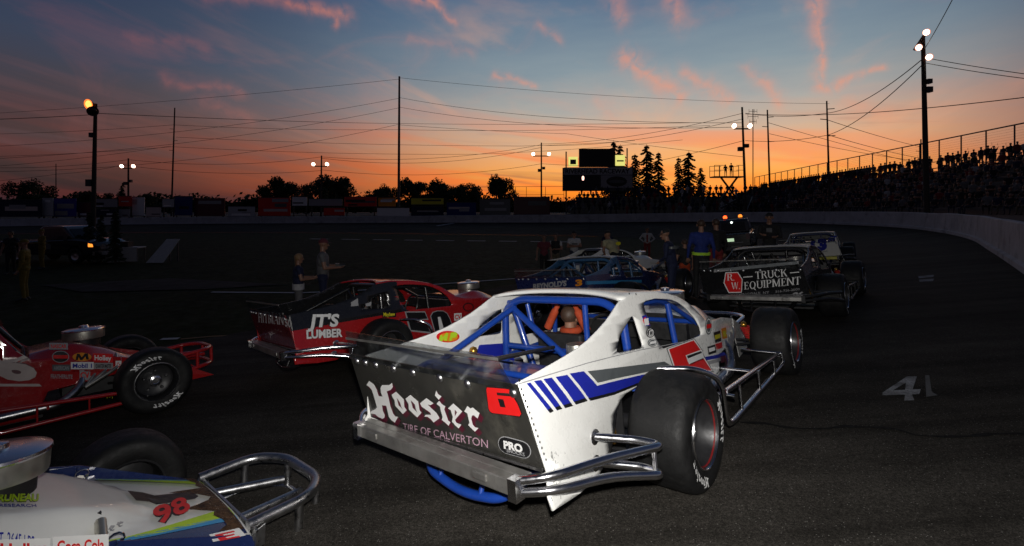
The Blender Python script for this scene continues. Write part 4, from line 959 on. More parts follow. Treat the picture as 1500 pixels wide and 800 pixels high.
S1(640, 412, 138, 58, 'vinyl_red', 'Holley', 'vinyl_white', .03); S1(488, 472, 158, 50, 'vinyl_white', 'Mobil 1', 'vinyl_blue'); S1(648, 478, 130, 42, 'vinyl_silver', 'QUARTER MASTER', 'vinyl_black')
S1(796, 464, 110, 56, 'vinyl_white', 'Coca-Cola', 'vinyl_red', -.03); S1(548, 528, 74, 68, 'vinyl_silver', 'CV', 'vinyl_red'); S1(788, 572, 84, 50, 'vinyl_white', 'MA', 'vinyl_blue')
c16.text('sticker', 'R', 'FEATHERLITE', cv1(350, 585), cv1(500, 588), cv1(350, 556), M['vinyl_silver'], 0, .03); S1(360, 490, 125, 44, 'vinyl_grey', 'AMERICAN', 'vinyl_silver')
c16.text('sticker', 'R', 'Mayhew', cv1(735, 724), cv1(838, 690), cv1(732, 690), M['vinyl_yellow'], 0, .05)
sticker(c16, 'R', (20, 443), 14, 10, 'vinyl_white') if False else None
def skirt16(pts, m_, lay):
    V, Fs = poly_shape([pts]); mb = MB(); mb.add([(x, -(hood_w(min(x, 2.98)) + .010 + .002 * lay), z) for x, z in V], Fs); mb.build('sticker', M[m_], c16.root)
skirt16([(2.96, .40), (3.10, .37), (3.16, .20), (2.96, .20)], 'vinyl_white', 0); skirt16([(2.99, .36), (3.02, .36), (3.05, .27), (3.08, .36), (3.11, .36), (3.065, .22), (3.035, .22)], 'vinyl_blue', 1)
# white, blue and lime car in the bottom left corner
def hood98(x, y, z):
    a = abs(y) / hood_w(min(x, 2.98))
    if x < 1.45: return 0
    if a > .985: return 1
    return 0
n98 = Vector((.0, .09, 1)).normalized()
c98 = build_car(ground_frame(-3.75, .52, .845, -.02, n98, 1.025), 'white, blue and lime race car with a red 98 and silver tube bumper', GRP, dict(
    body=[M['navy_paint']], roof=M['warm_white'], tail=M['white_paint'], cage=M['black_paint'], nerf=M['satin_steel'], hood=[M['warm_white'], M['navy_paint']], hoodfn=hood98, fbumper=M['satin_steel'], front_shocks=False, lf=(2.70, .84, .315), fbr=.031, rf=(2.30, -.92, .30), nose_z=.36, letters=((0, 180), (0, 180))))
def hood_poly(pts, m_, layer=0, name='body_stripe'): c98.decal(name, 'H', *poly_shape([pts]), M[m_], layer, cut=.06)
ed = lambda sg, a, b, x0=1.5, x1=2.97, n=14: [(x0 + (x1 - x0) * k / n, sg * hood_w(x0 + (x1 - x0) * k / n) * a(k / n)) for k in range(n + 1)] + [(x0 + (x1 - x0) * k / n, sg * hood_w(x0 + (x1 - x0) * k / n) * b(k / n)) for k in range(n, -1, -1)]
for sg in (1, -1):
    hood_poly(ed(sg, lambda t: .995, lambda t: (.90 if sg > 0 else .80) - .26 * max(0, t - .55) ** 1.3), 'navy_paint')
    hood_poly(ed(sg, lambda t: (.90 if sg > 0 else .80) - .26 * max(0, t - .55) ** 1.3, lambda t: (.87 if sg > 0 else .76) - .36 * max(0, t - .5) ** 1.2, 1.9), 'vinyl_lightblue', 1)
    hood_poly(ed(sg, lambda t: (.87 if sg > 0 else .76) - .36 * max(0, t - .5) ** 1.2, lambda t: (.85 if sg > 0 else .74) - .62 * max(0, t - .35) ** 1.3, 2.2), 'vinyl_lime', 1)
rj = random.Random(5); jag = [(2.965 - .0 * k, -.42 + .84 * k / 16) for k in range(17)]; jag2 = [(2.905 + rj.uniform(-.06, .035) - (.09 if k in (5, 6, 10) else 0), -.42 + .84 * k / 16) for k in range(16, -1, -1)]
hood_poly(jag + jag2, 'copper_foil', 2)
hood_poly([(2.56, .05), (2.86, .10), (2.88, .02), (2.85, -.02), (2.57, -.09)], 'dark_steel', 2, 'cooling_duct')
c98.text('hood_number', 'H', '98', (230, 777), (281, 752), (221, 751), M['vinyl_red'], 5, .03, outline=M['vinyl_black'], ogrow=.07)
c98.text('lettering', 'H', 'BRUNEAU', (-14, 742), (56, 741), (-13, 730), M['vinyl_lime'], 4, .04, outline=M['vinyl_black'], shear=.15)
c98.text('lettering', 'H', 'RACE RESEARCH', (-36, 748.5), (53, 749), (-36, 744), M['vinyl_blue'], 3, .01)
w = BLACK_W; c98.text('lettering', 'H', '', (90, 783), (181, 775), (92, 772), M['vinyl_silver'], 3, shape=(w, *BLACK_FLAT))
c98.text('lettering', 'H', 'WT. 2645 LBS', (-12, 770), (53, 769), (-12, 765), M['vinyl_blue'], 3, .01)
sticker(c98, 'R', (-6, 790), 80, 26, 'vinyl_white', 'Holley', 'vinyl_red', -.03); sticker(c98, 'R', (77, 786), 82, 28, 'vinyl_white', 'Coca-Cola', 'vinyl_red', -.05)
q = [(x, z) for x, z in ((2.62, .36), (2.86, .36), (2.92, .24), (2.66, .22))]
c98.poly('sticker', 'H', [[(306, 789), (350, 779), (360, 790), (312, 800)]], M['vinyl_white'], 4)
c98.poly('sticker', 'H', [[(314, 790), (342, 783.5), (344, 785.5), (326, 789.5), (327.5, 791), (342, 788), (344, 790), (330, 793.5), (331.5, 795), (350, 791), (352, 793), (322, 799)]], M['vinyl_red'], 5)
def skirt_decal(polys, m_, lay):
    V, Fs = poly_shape(polys); mb = MB(); mb.add([(x, -(hood_w(min(x, 2.98)) + .010 + .002 * lay), z) for x, z in V], Fs); mb.build('sticker', M[m_], c98.root)
skirt_decal([[(2.70, .37), (2.90, .345), (2.98, .20), (2.74, .20)]], 'vinyl_white', 0); skirt_decal([[(2.73, .355), (2.86, .34), (2.865, .32), (2.78, .325), (2.79, .305), (2.85, .30), (2.86, .28), (2.80, .28), (2.805, .255), (2.90, .25), (2.91, .225), (2.745, .225)]], 'vinyl_red', 1)
# black car ahead
c96 = build_car(ground_frame(4.49, 8.195, .858, 0, PL), 'black race car with a red hexagon and white lettering on its tail', GRP, dict(
    body=[M['black_paint']], roof=M['vinyl_silver'], tail=M['black_paint'], cage=M['black_paint'], nerf=M['dark_steel'], hood=M['black_paint'], bumper=M['aluminium'], bumper_h=.06, letters=((88, 222), (100, 250))))
cv9 = crop(940, 300, 4.445)
c96.poly('emblem', 'T', [[(545, 440), (628, 437), (658, 485), (652, 572), (566, 575), (533, 510)]], M['vinyl_white'], 0, conv=cv9); c96.poly('emblem', 'T', [[(550, 446), (624, 443), (652, 488), (647, 566), (570, 568), (540, 508)]], M['vinyl_red'], 1, conv=cv9)
def ser(c, face, word, p0, p1, pt, m_, lay=0, cv=None): 
    s_ = serif_shape(word); c.text('tail_lettering', face, '', cv(*p0), cv(*p1), cv(*pt), M[m_], lay, shape=s_)
ser(c96, 'T', 'R.', (556, 495), (606, 493), (556, 450), 'vinyl_white', 2, cv9); ser(c96, 'T', 'W.', (585, 550), (642, 548), (584, 505), 'vinyl_white', 2, cv9)
ser(c96, 'T', 'TRUCK', (742, 484), (948, 466), (738, 436), 'vinyl_white', 0, cv9); ser(c96, 'T', 'EQUIPMENT', (668, 552), (1036, 518), (666, 504), 'vinyl_white', 0, cv9)
c96.poly('tail_lettering', 'T', [[(662, 468), (722, 464), (722, 470), (662, 474)], [(966, 440), (1026, 435), (1026, 441), (966, 446)]], M['vinyl_white'], 0, conv=cv9)
c96.text('tail_lettering', 'T', 'FARMINGDALE, NY', cv9(584, 599), cv9(830, 578), cv9(584, 583), M['vinyl_silver'], 0, .0); c96.text('tail_lettering', 'T', '516-756-2000', cv9(872, 573), cv9(1028, 556), cv9(872, 558), M['vinyl_silver'], 0, .0)
c96.text('tail_number', 'T', '96', cv9(975, 606), cv9(1046, 600), cv9(975, 572), M['vinyl_silver'], 0, .06, shear=.2)
c96.poly('tail_strip', 'T', [[(470, 420), (1022, 366), (1022, 386), (470, 440)]], M['vinyl_silver'], 0, conv=cv9)
# white car beyond the black one
c13 = build_car(ground_frame(9.422, 14.925, .945, 0, None), 'white race car with a blue 13 on its tail, beyond the black car', GRP, dict(
    body=[M['white_paint']], roof=M['white_paint'], tail=M['warm_white'], cage=M['navy_paint'], nerf=M['dark_steel'], hood=M['white_paint'], bumper=M['vinyl_yellow']))
cv13 = crop(1130, 320, 5)
c13.text('tail_number', 'T', '1', cv13(288, 262), cv13(320, 258), cv13(286, 168), M['vinyl_blue'], 0, .08); c13.text('tail_number', 'T', '3', cv13(338, 240), cv13(408, 232), cv13(336, 152), M['vinyl_blue'], 0, .09)
c13.text('tail_number', 'T', 'ST', cv13(408, 175), cv13(466, 166), cv13(410, 136), M['vinyl_blue'], 0, .07, shear=.3); c13.text('tail_lettering', 'T', 'RACING', cv13(338, 256), cv13(410, 244), cv13(338, 246), M['vinyl_grey'], 0, .0)
# blue car in the middle, white car behind it
c3 = build_car(ground_frame(1.459, 9.257, .895, 0, PL), 'dark blue race car with a light blue stripe and an orange 3', GRP, dict(
    body=[M['navy_paint'], M['steel_blue']], bodyfn=lambda x, z: 1 if (z > .86 and x < .3) else 0, roof=M['silver_paint'], tail=M['navy_paint'], cage=M['steel_blue'], nerf=M['dark_steel'], hood=M['navy_paint']))
c3.text('tail_lettering', 'T', "REYNOLD'S", (781, 424), (830, 419), (781, 416), M['vinyl_silver'], 0, .05); c3.text('tail_number', 'T', '3', (843, 419.5), (853, 418.5), (843, 410), M['vinyl_orange'], 0, .05)
c3.poly('body_stripe', 'R', [[(857, 412), (940, 410), (940, 414), (858, 417)]], M['vinyl_lightblue'], 0)
cw = build_car(ground_frame(2.461, 14.851, .481, 0, None), 'pale race car with white roof pillars beyond the dark blue car', GRP, dict(
    body=[M['warm_white']], roof=M['silver_paint'], tail=M['black_paint'], cage=M['black_paint'], nerf=M['dark_steel'], hood=M['warm_white'], blade=False))
# ------------------------------------------------------------------ people
def capsule(mb, a, b, ra, rb, n=10):
    a, b = Vector(a), Vector(b); t = (b - a); L = t.length
    if L < 1e-5: mb.sphere(a, ra, n); return
    t /= L; pts = []; rs = []
    for k in range(4): th = R(90 * (1 - k / 4)); pts.append(a - t * ra * math.sin(th)); rs.append(max(.0015, ra * math.cos(th)))
    pts.append(a); rs.append(ra); pts.append(b); rs.append(rb)
    for k in range(1, 5): th = R(90 * k / 4); pts.append(b + t * rb * math.sin(th)); rs.append(max(.0015, rb * math.cos(th)))
    mb.tube(pts, rs, n)
def limb(seg, tag_): return [(a, b, ra, rb, tag_) for a, b, ra, rb in seg]
def figure(pose):
    """list of tapered pieces (a, b, ra, rb, tag) of a 1.75 m figure facing +y, feet at z = 0"""
    g = pose.get; lean = R(g('lean', 0)); hipz = g('hip', .93); P = []
    def up(x, y, z):        # torso points tilt forward about the hips
        dz = z - hipz; return Vector((x, y + dz * math.sin(lean), hipz + dz * math.cos(lean)))
    d = hipz - .93
    for sg in (-1, 1):
        hip = Vector((.085 * sg, 0, hipz - .02)); kn, an, to = [Vector(q) for q in g('leg_l' if sg < 0 else 'leg_r', ((.10 * sg, .02, .50), (.11 * sg, -.02, .09), (.13 * sg, .13, .04)))]
        P += [(hip, kn, .088, .060, 'pants'), (kn, an + Vector((0, 0, .02)), .058, .042, 'shin'), (an, to, .045, .036, 'shoe'), (an, an + Vector((0, -.05, -.04)), .042, .035, 'shoe')]
    P += [(up(-.06, 0, hipz), up(.06, 0, hipz), .115, .115, 'pants'), (up(-.045, .01, hipz + .14), up(.045, .01, hipz + .14), .108, .108, 'shirt'), (up(-.075, 0, hipz + .34), up(.075, 0, hipz + .34), .118, .118, 'shirt'),
          (up(-.12, -.01, hipz + .46), up(.12, -.01, hipz + .46), .082, .082, 'shirt'), (up(0, 0, hipz + .05), up(0, 0, hipz + .4), .12, .125, 'shirt')]
    hd = g('head', (0, .0)); H = up(0, .015, hipz + .70) + Vector((hd[0], hd[1], 0)); fw = Vector((math.sin(R(g('turn', 0))), math.cos(R(g('turn', 0))), -math.sin(R(g('nod', 0))))).normalized(); rt = Vector((fw.y, -fw.x, 0)).normalized()
    P += [(up(0, -.005, hipz + .50), H + Vector((0, 0, -.06)) - fw * .02, .056, .052, 'skin'), (H - fw * .015 + Vector((0, 0, .02)), H + fw * .012 + Vector((0, 0, .02)), .083, .080, 'skin'), (H + fw * .03 + Vector((0, 0, -.05)), H + fw * .045 + Vector((0, 0, -.085)), .056, .036, 'skin'),
          (H + fw * .088 + Vector((0, 0, -.005)), H + fw * .104 + Vector((0, 0, -.035)), .010, .015, 'skin'), (H + rt * .082 + Vector((0, 0, -.01)), H + rt * .085 + Vector((0, 0, -.035)), .016, .012, 'skin'), (H - rt * .082 + Vector((0, 0, -.01)), H - rt * .085 + Vector((0, 0, -.035)), .016, .012, 'skin'),
          (H + fw * .079 + rt * .032 + Vector((0, 0, .005)), H + fw * .079 + rt * .033 + Vector((0, 0, .005)), .011, .011, 'eye'), (H + fw * .079 - rt * .032 + Vector((0, 0, .005)), H + fw * .079 - rt * .033 + Vector((0, 0, .005)), .011, .011, 'eye'), (H + fw * .078 + rt * .022 + Vector((0, 0, -.067)), H + fw * .078 - rt * .022 + Vector((0, 0, -.067)), .010, .010, 'mouth')]
    for sg in (-1, 1):
        s = up(.185 * sg, -.01, hipz + .47); el, wr = [Vector(q) for q in g('arm_l' if sg < 0 else 'arm_r', ((.255 * sg, -.03, 1.14), (.27 * sg, .06, .90)))]
        if not g('abs', False): el = up(el.x, el.y, el.z + d); wr = up(wr.x, wr.y, wr.z + d)
        P += [(s, s.lerp(el, .45), .060, .050, 'sleeve'), (s.lerp(el, .45), el, .047, .040, 'fore'), (el, wr, .040, .027, 'fore')]
        f = (wr - el).normalized(); side = f.cross(Vector((0, 0, 1)) if abs(f.z) < .9 else Vector((0, 1, 0))).normalized(); nrm = side.cross(f); pm = wr + f * .085
        P.append((wr + f * .015, pm - f * .012, .026, .030, 'skin'))
        for k, ln in enumerate((.062, .072, .068, .052)):        # four curled fingers and a thumb off the side of the palm
            b0 = pm + side * (.030 - .020 * k); b1 = b0 + f * ln * .55 + nrm * .006; b2 = b1 + f * ln * .42 + nrm * .024
            P += [(b0, b1, .0105, .0098, 'skin'), (b1, b2, .0098, .009, 'skin')]
        t0 = wr + f * .035 + side * .026; t1 = t0 + side * .030 + f * .030; P += [(t0, t1, .0125, .011, 'skin'), (t1, t1 + f * .030 + nrm * .006, .011, .0095, 'skin')]
    return P, H, fw, rt
def body_mesh(pose, voxel, mats, key='body'):
    P, H, fw, rt = figure(pose); mb = MB()
    for a, b, ra, rb, t in P:
        if t in ('eye', 'mouth'): continue
        capsule(mb, a, b, ra, rb, 10)
    o = mb.build('tmp', [M['skin']], None, None, True)
    rm = o.modifiers.new('r', 'REMESH'); rm.mode = 'VOXEL'; rm.voxel_size = voxel
    sm = o.modifiers.new('s', 'SMOOTH'); sm.iterations = 2 if voxel < .015 else 1; sm.factor = .5
    dg = bpy.context.evaluated_depsgraph_get(); me = bpy.data.meshes.new_from_object(o.evaluated_get(dg)); bpy.data.objects.remove(o); me.name = key
    n = len(me.polygons); C = np.empty(n * 3); me.polygons.foreach_get('center', C); C = C.reshape(-1, 3); best = np.full(n, 9.); idx = np.zeros(n, int)
    order = list(mats); me.materials.clear()
    for k in order: me.materials.append(M[mats[k]])
    for a, b, ra, rb, t in P:
        a, b = np.array(a), np.array(b); ab = b - a; L2 = max(1e-9, (ab ** 2).sum()); s = np.clip(((C - a) @ ab) / L2, 0, 1)
        dd = np.linalg.norm(C - a - s[:, None] * ab, axis=1) - (ra + (rb - ra) * s)
        if t in ('eye', 'mouth'): dd -= .004
        m_ = dd < best; best[m_] = dd[m_]; idx[m_] = order.index(t)
    me.polygons.foreach_set('material_index', idx.astype(np.int32)); me.shade_smooth(); return me, H, fw, rt
POSE = {
 'stand': {}, 'arms_crossed': dict(arm_l=((-.25, .05, 1.16), (.06, .20, 1.20)), arm_r=((.25, .05, 1.14), (-.06, .21, 1.16))),
 'camera': dict(arm_l=((-.22, .16, 1.20), (-.05, .26, 1.44)), arm_r=((.22, .16, 1.20), (.06, .26, 1.42))),
 'hold': dict(arm_l=((-.24, .04, 1.15), (-.08, .28, 1.16)), arm_r=((.24, .04, 1.15), (.10, .28, 1.14))),
 'hips': dict(arm_l=((-.36, -.06, 1.18), (-.17, .06, 1.02)), arm_r=((.36, -.06, 1.18), (.17, .06, 1.02))),
 'lean': dict(lean=38, arm_l=((-.24, .14, 1.10), (-.16, .30, .95)), arm_r=((.24, .14, 1.10), (.16, .30, .95)), nod=25),
 'look': dict(lean=12, arm_l=((-.24, .05, 1.14), (-.12, .22, 1.02)), arm_r=((.25, .02, 1.14), (.26, .10, .92)), nod=15, turn=-25),
 'sit': dict(hip=.50, leg_l=((-.12, .42, .50), (-.12, .46, .08), (-.13, .60, .04)), leg_r=((.12, .42, .50), (.12, .46, .08), (.13, .60, .04)), arm_l=((-.24, .10, 1.16), (-.12, .34, 1.02)), arm_r=((.24, .10, 1.16), (.12, .34, 1.02))),
 'drive': dict(hip=.30, leg_l=((-.12, .40, .42), (-.12, .78, .28), (-.12, .88, .36)), leg_r=((.12, .40, .42), (.12, .78, .28), (.12, .88, .36)), arm_l=((-.26, .16, 1.14), (-.14, .42, 1.14)), arm_r=((.26, .16, 1.14), (.14, .42, 1.14))),
 'cheer': dict(arm_l=((-.26, .02, 1.62), (-.22, .06, 1.86)), arm_r=((.25, 0, 1.15), (.25, .1, .95)))}
def person(label, loc, face, pose, shirt, pants, group=None, h=1.75, sleeve=None, fore='skin', shin=None, skin='skin', hair='hair_brown', cap=None, shoe='seat_black', voxel=.011, long_hair=False, mat_=None, extra=()):
    p = dict(POSE[pose]); mats = dict(skin=skin, shirt=shirt, pants=pants, shin=shin or pants, shoe=shoe, sleeve=sleeve or shirt, fore=fore if fore != 'skin' else skin, eye='vinyl_black', mouth='cloth_maroon')
    me, H, fw, rt = body_mesh(p, voxel, mats)
    o = bpy.data.objects.new('person', me); COL.objects.link(o); tag(o, label, 'person', group)
    if mat_ is not None: o.matrix_world = mat_
    else: o.location = loc; o.rotation_euler = (0, 0, face); o.scale = (h / 1.75,) * 3
    up = Vector((0, 0, 1)); hb = MB(); rows = []
    for i in range(9):
        th = math.pi / 2 * i / 8 * (1.5 if not cap else 1.0); row = []
        for k in range(17):
            a = 2 * math.pi * k / 16; front = max(0, math.cos(a)); t2 = th * (1 - (.5 if not cap else .0) * front ** 2)
            rr = .093; wob = 1 + .03 * math.sin(5 * a + i); row.append(H + up * (.028 + rr * math.cos(t2) * 1.0) + (fw * math.cos(a) * 1.06 + rt * math.sin(a) * .95) * rr * math.sin(t2) * wob - fw * .008)
        rows.append(row)
    hb.grid(rows)
    if cap:
        brim = []
        for k in range(9):
            a = R(-70 + 140 * k / 8); q = H + up * .035 + (fw * math.cos(a) + rt * math.sin(a) * .9) * .09; brim.append((q, q + fw * .075 * math.cos(a) - up * .012))
        hb.grid([[b[0] for b in brim], [b[1] for b in brim]])
    hb.build('cap' if cap else 'hair', M[cap or hair], o, 60)
    if long_hair:
        lh = MB(); lh.grid([[H - fw * (.085 - .02 * (j / 4)) + rt * (k / 4 - .5) * (.15 + .01 * j) + up * (.03 - .062 * j) - fw * .02 * math.cos((k / 4 - .5) * 3) for k in range(5)] for j in range(5)]); lh.build('hair_back', M[hair], o, 60)
    for f in extra: f(o, H, fw, rt)
    return o
def stand_at(u, vhead, h=1.75, zoff=0.0):
    """ground spot where somebody h tall has the top of the head at this photo pixel"""
    lo, hi = 3., 120.
    f = lambda Y: YH - F_ * (hgt((u - 750) / F_ * Y, Y) + zoff + h - EYE) / Y - vhead
    best = min((abs(f(3 + .05 * k)), 3 + .05 * k) for k in range(2000))[1]
    return Vector(((u - 750) / F_ * best, best, hgt((u - 750) / F_ * best, best) + zoff))
def belt(m_, z=.93, w=.07):
    def f(o, H, fw, rt):
        mb = MB(); rows = []
        for zz in (z - w / 2, z + w / 2): rows.append([(.195 * math.cos(a), .135 * math.sin(a), zz) for a in [2 * math.pi * k / 20 for k in range(21)]])
        mb.grid(rows).build('belt', M[m_], o, 60)
    return f
def back_patch(m_, w=.16, hgt_=.10, z=1.28, y=-.132):
    def f(o, H, fw, rt): MB().slab(ellipse(0, z, w / 2, hgt_ / 2, 14), lambda x, zz, d: (x, y - d - .06 * (x / .2) ** 2 * -1, zz), .004).build('shirt_print', M[m_], o)
    return f
def chest_patch(m_, w=.22, h_=.07, z=1.26):
    def f(o, H, fw, rt): MB().slab([(-w / 2, z - h_ / 2), (w / 2, z - h_ / 2), (w / 2, z + h_ / 2), (-w / 2, z + h_ / 2)], lambda x, zz, d: (x, .142 + d, zz), .004).build('shirt_print', M[m_], o)
    return f
def held_camera(o, H, fw, rt):
    c = MB(); c.box((0, .33, 1.47), (.15, .07, .10)); c.lathe([(.04, 0), (.045, .12), (.05, .13), (.0, .13)], 14, Matrix.Translation((0, .36, 1.47)) @ Matrix.Rotation(R(-90), 4, 'X')); q = c.build('held_camera', M['black_plastic'], None, 40)
    q.matrix_world = o.matrix_world @ Matrix.Identity(4); q.location = o.location; q.rotation_euler = o.rotation_euler; q.scale = o.scale; tag(q, 'black camera raised in the hands of the capped man on the infield', 'camera')
def stand_h(u, v, Y):
    x = (u - 750) / F_ * Y; g_ = hgt(x, Y); return Vector((x, Y, g_)), EYE + (YH - v) / F_ * Y - g_
PG = 'people standing among the cars'
p, h_ = stand_h(437, 371, 10.7); person('woman in a navy polo shirt and grey shorts standing behind the red 50 car', p, R(-60), 'hold', 'cloth_navy', 'cloth_grey', PG, h_, shin='skin', hair='hair_fair', long_hair=True, extra=[belt('cloth_white', .97, .14)])
p, h_ = stand_h(473, 349, 11.2); person('tall man in a grey shirt and dark cap holding a camera behind the woman', p, R(-70), 'hold', 'cloth_grey', 'cloth_navy', PG, h_, cap='cloth_maroon')
q = MB(); q.box((0, .0, 0), (.15, .09, .11)); q.lathe([(.04, 0), (.045, .14), (.0, .14)], 14, Matrix.Translation((0, .04, 0)) @ Matrix.Rotation(R(-90), 4, 'X')); q = q.build('hand_camera', M['black_plastic'], None, 40); q.location = p + Vector((.30, .10, 1.30)); q.rotation_euler = (0, 0, R(-70)); tag(q, 'black camera held at the chest of the tall man in grey', 'camera')
p = stand_at(797, 349, 1.75); person('man in a dark red shirt standing left of the white T-shirt man', p, R(180), 'stand', 'cloth_maroon', 'cloth_dark', PG, skin='skin_dark')
p = stand_at(814, 344, 1.78); person('man in a black shirt with white sleeves beside the dark red shirt', p, R(165), 'hold', 'cloth_dark', 'cloth_khaki', PG, sleeve='cloth_white', hair='hair_brown')
p = stand_at(841, 338, 1.8); person('man in a white T-shirt with arms folded behind the pale car', p, R(180), 'arms_crossed', 'cloth_white', 'cloth_denim', PG, 1.8, cap='cloth_dark', extra=[chest_patch('cloth_grey')])
p = stand_at(890, 340, 1.75); person('man in a dark blue shirt half hidden behind the cream shirt', p, R(170), 'stand', 'cloth_navy', 'cloth_dark', PG)
p = ap(902, 352, 13.5); p.z = hgt(p.x, p.y); person('man in a cream shirt with a yellow back print leaning on the pale car', p, R(20), 'lean', 'cloth_cream', 'cloth_dark', PG, 1.78, cap='cloth_dark', extra=[back_patch('vinyl_yellow')])
p = stand_at(948, 337, 1.78); person('driver in a white race suit with red stripes, hands on hips', p, R(165), 'hips', 'cloth_white', 'cloth_redcloth', PG, fore='cloth_white', extra=[chest_patch('cloth_redcloth', .08, .4, 1.2)])
p, h_ = stand_h(985, 334, 9.6); p0 = p; person('man in dark navy overalls with a white shoulder print looking into the blue car', p, R(60), 'look', 'cloth_navy', 'cloth_navy', PG, h_, fore='cloth_navy', cap='cloth_dark', extra=[belt('vinyl_grey', 1.33, .05)])
p, h_ = stand_h(1003, 350, 11.2); person('man in orange trousers between the navy overalls and the blue jacket', p, R(0), 'stand', 'cloth_dark', 'cloth_orange', PG, h_)
p, h_ = stand_h(1027, 321, 10.6); person('man in a royal blue jacket with a neon belt beside the black car', p, R(-15), 'stand', 'cloth_royal', 'cloth_dark', PG, h_, fore='cloth_royal', extra=[belt('cloth_neon', .99, .06)])
p, h_ = stand_h(1049, 320, 11.8); person('man in a black jacket right of the blue jacket, turned away', p, R(10), 'stand', 'cloth_dark', 'cloth_redcloth', PG, h_, fore='cloth_dark')
p, h_ = stand_h(1127, 311, 12.2); person('broad man in a black jacket with pale prints beside the red-lit truck', p, R(150), 'arms_crossed', 'cloth_dark', 'cloth_dark', PG, h_, fore='cloth_dark', cap='cloth_dark', extra=[chest_patch('cloth_grey', .12, .10, 1.32)])
p = stand_at(16, 338, 1.8); person('man in black with a pale sleeve at the left edge', p, R(200), 'stand', 'cloth_dark', 'cloth_dark', PG, 1.8, sleeve='cloth_denim')
FG = 'firefighters by the pickup truck'
p = stand_at(36, 350, 1.8); person('firefighter in a yellow suit at the back of the pickup', p, R(120), 'stand', 'cloth_yellow', 'cloth_yellow', FG, 1.8, fore='cloth_yellow', cap='cloth_yellow')
p = stand_at(10, 340, 1.8); p.y += 3; p.x -= 1.6; person('firefighter in a yellow suit and helmet beyond the man in black', p, R(150), 'hold', 'cloth_yellow', 'cloth_yellow', FG, 1.8, fore='cloth_yellow', cap='cloth_yellow')
# drivers in their seats
def seated(c, label, suit, hair='hair_brown', cap=None, x=.50, y=.16, face=-90):
    m_ = c.root.matrix_world @ Matrix.Translation((x, y, .05)) @ Matrix.Rotation(R(face), 4, 'Z') @ Matrix.Scale(.84, 4)
    def collar(o, H, fw, rt): MB().tube([H + Vector((.085 * math.cos(t), .085 * math.sin(t), -.125)) for t in [2 * math.pi * k / 16 for k in range(16)]], .034, 8, True).build('collar', M[suit], o, 60)
    return person(label, None, 0, 'drive', suit, suit, 'drivers in their cars', mat_=m_, fore=suit, hair=hair, cap=cap, extra=[collar])
seated(c6, 'driver with brown hair in an orange suit seated in the white car', 'cloth_orange', 'hair_brown')
seated(c50, 'driver in a dark suit and black helmet seated in the red 50 car', 'cloth_dark', cap='black_paint')
seated(c16, 'driver in a grey suit seated in the red 16 car', 'cloth_grey', cap='silver_paint')
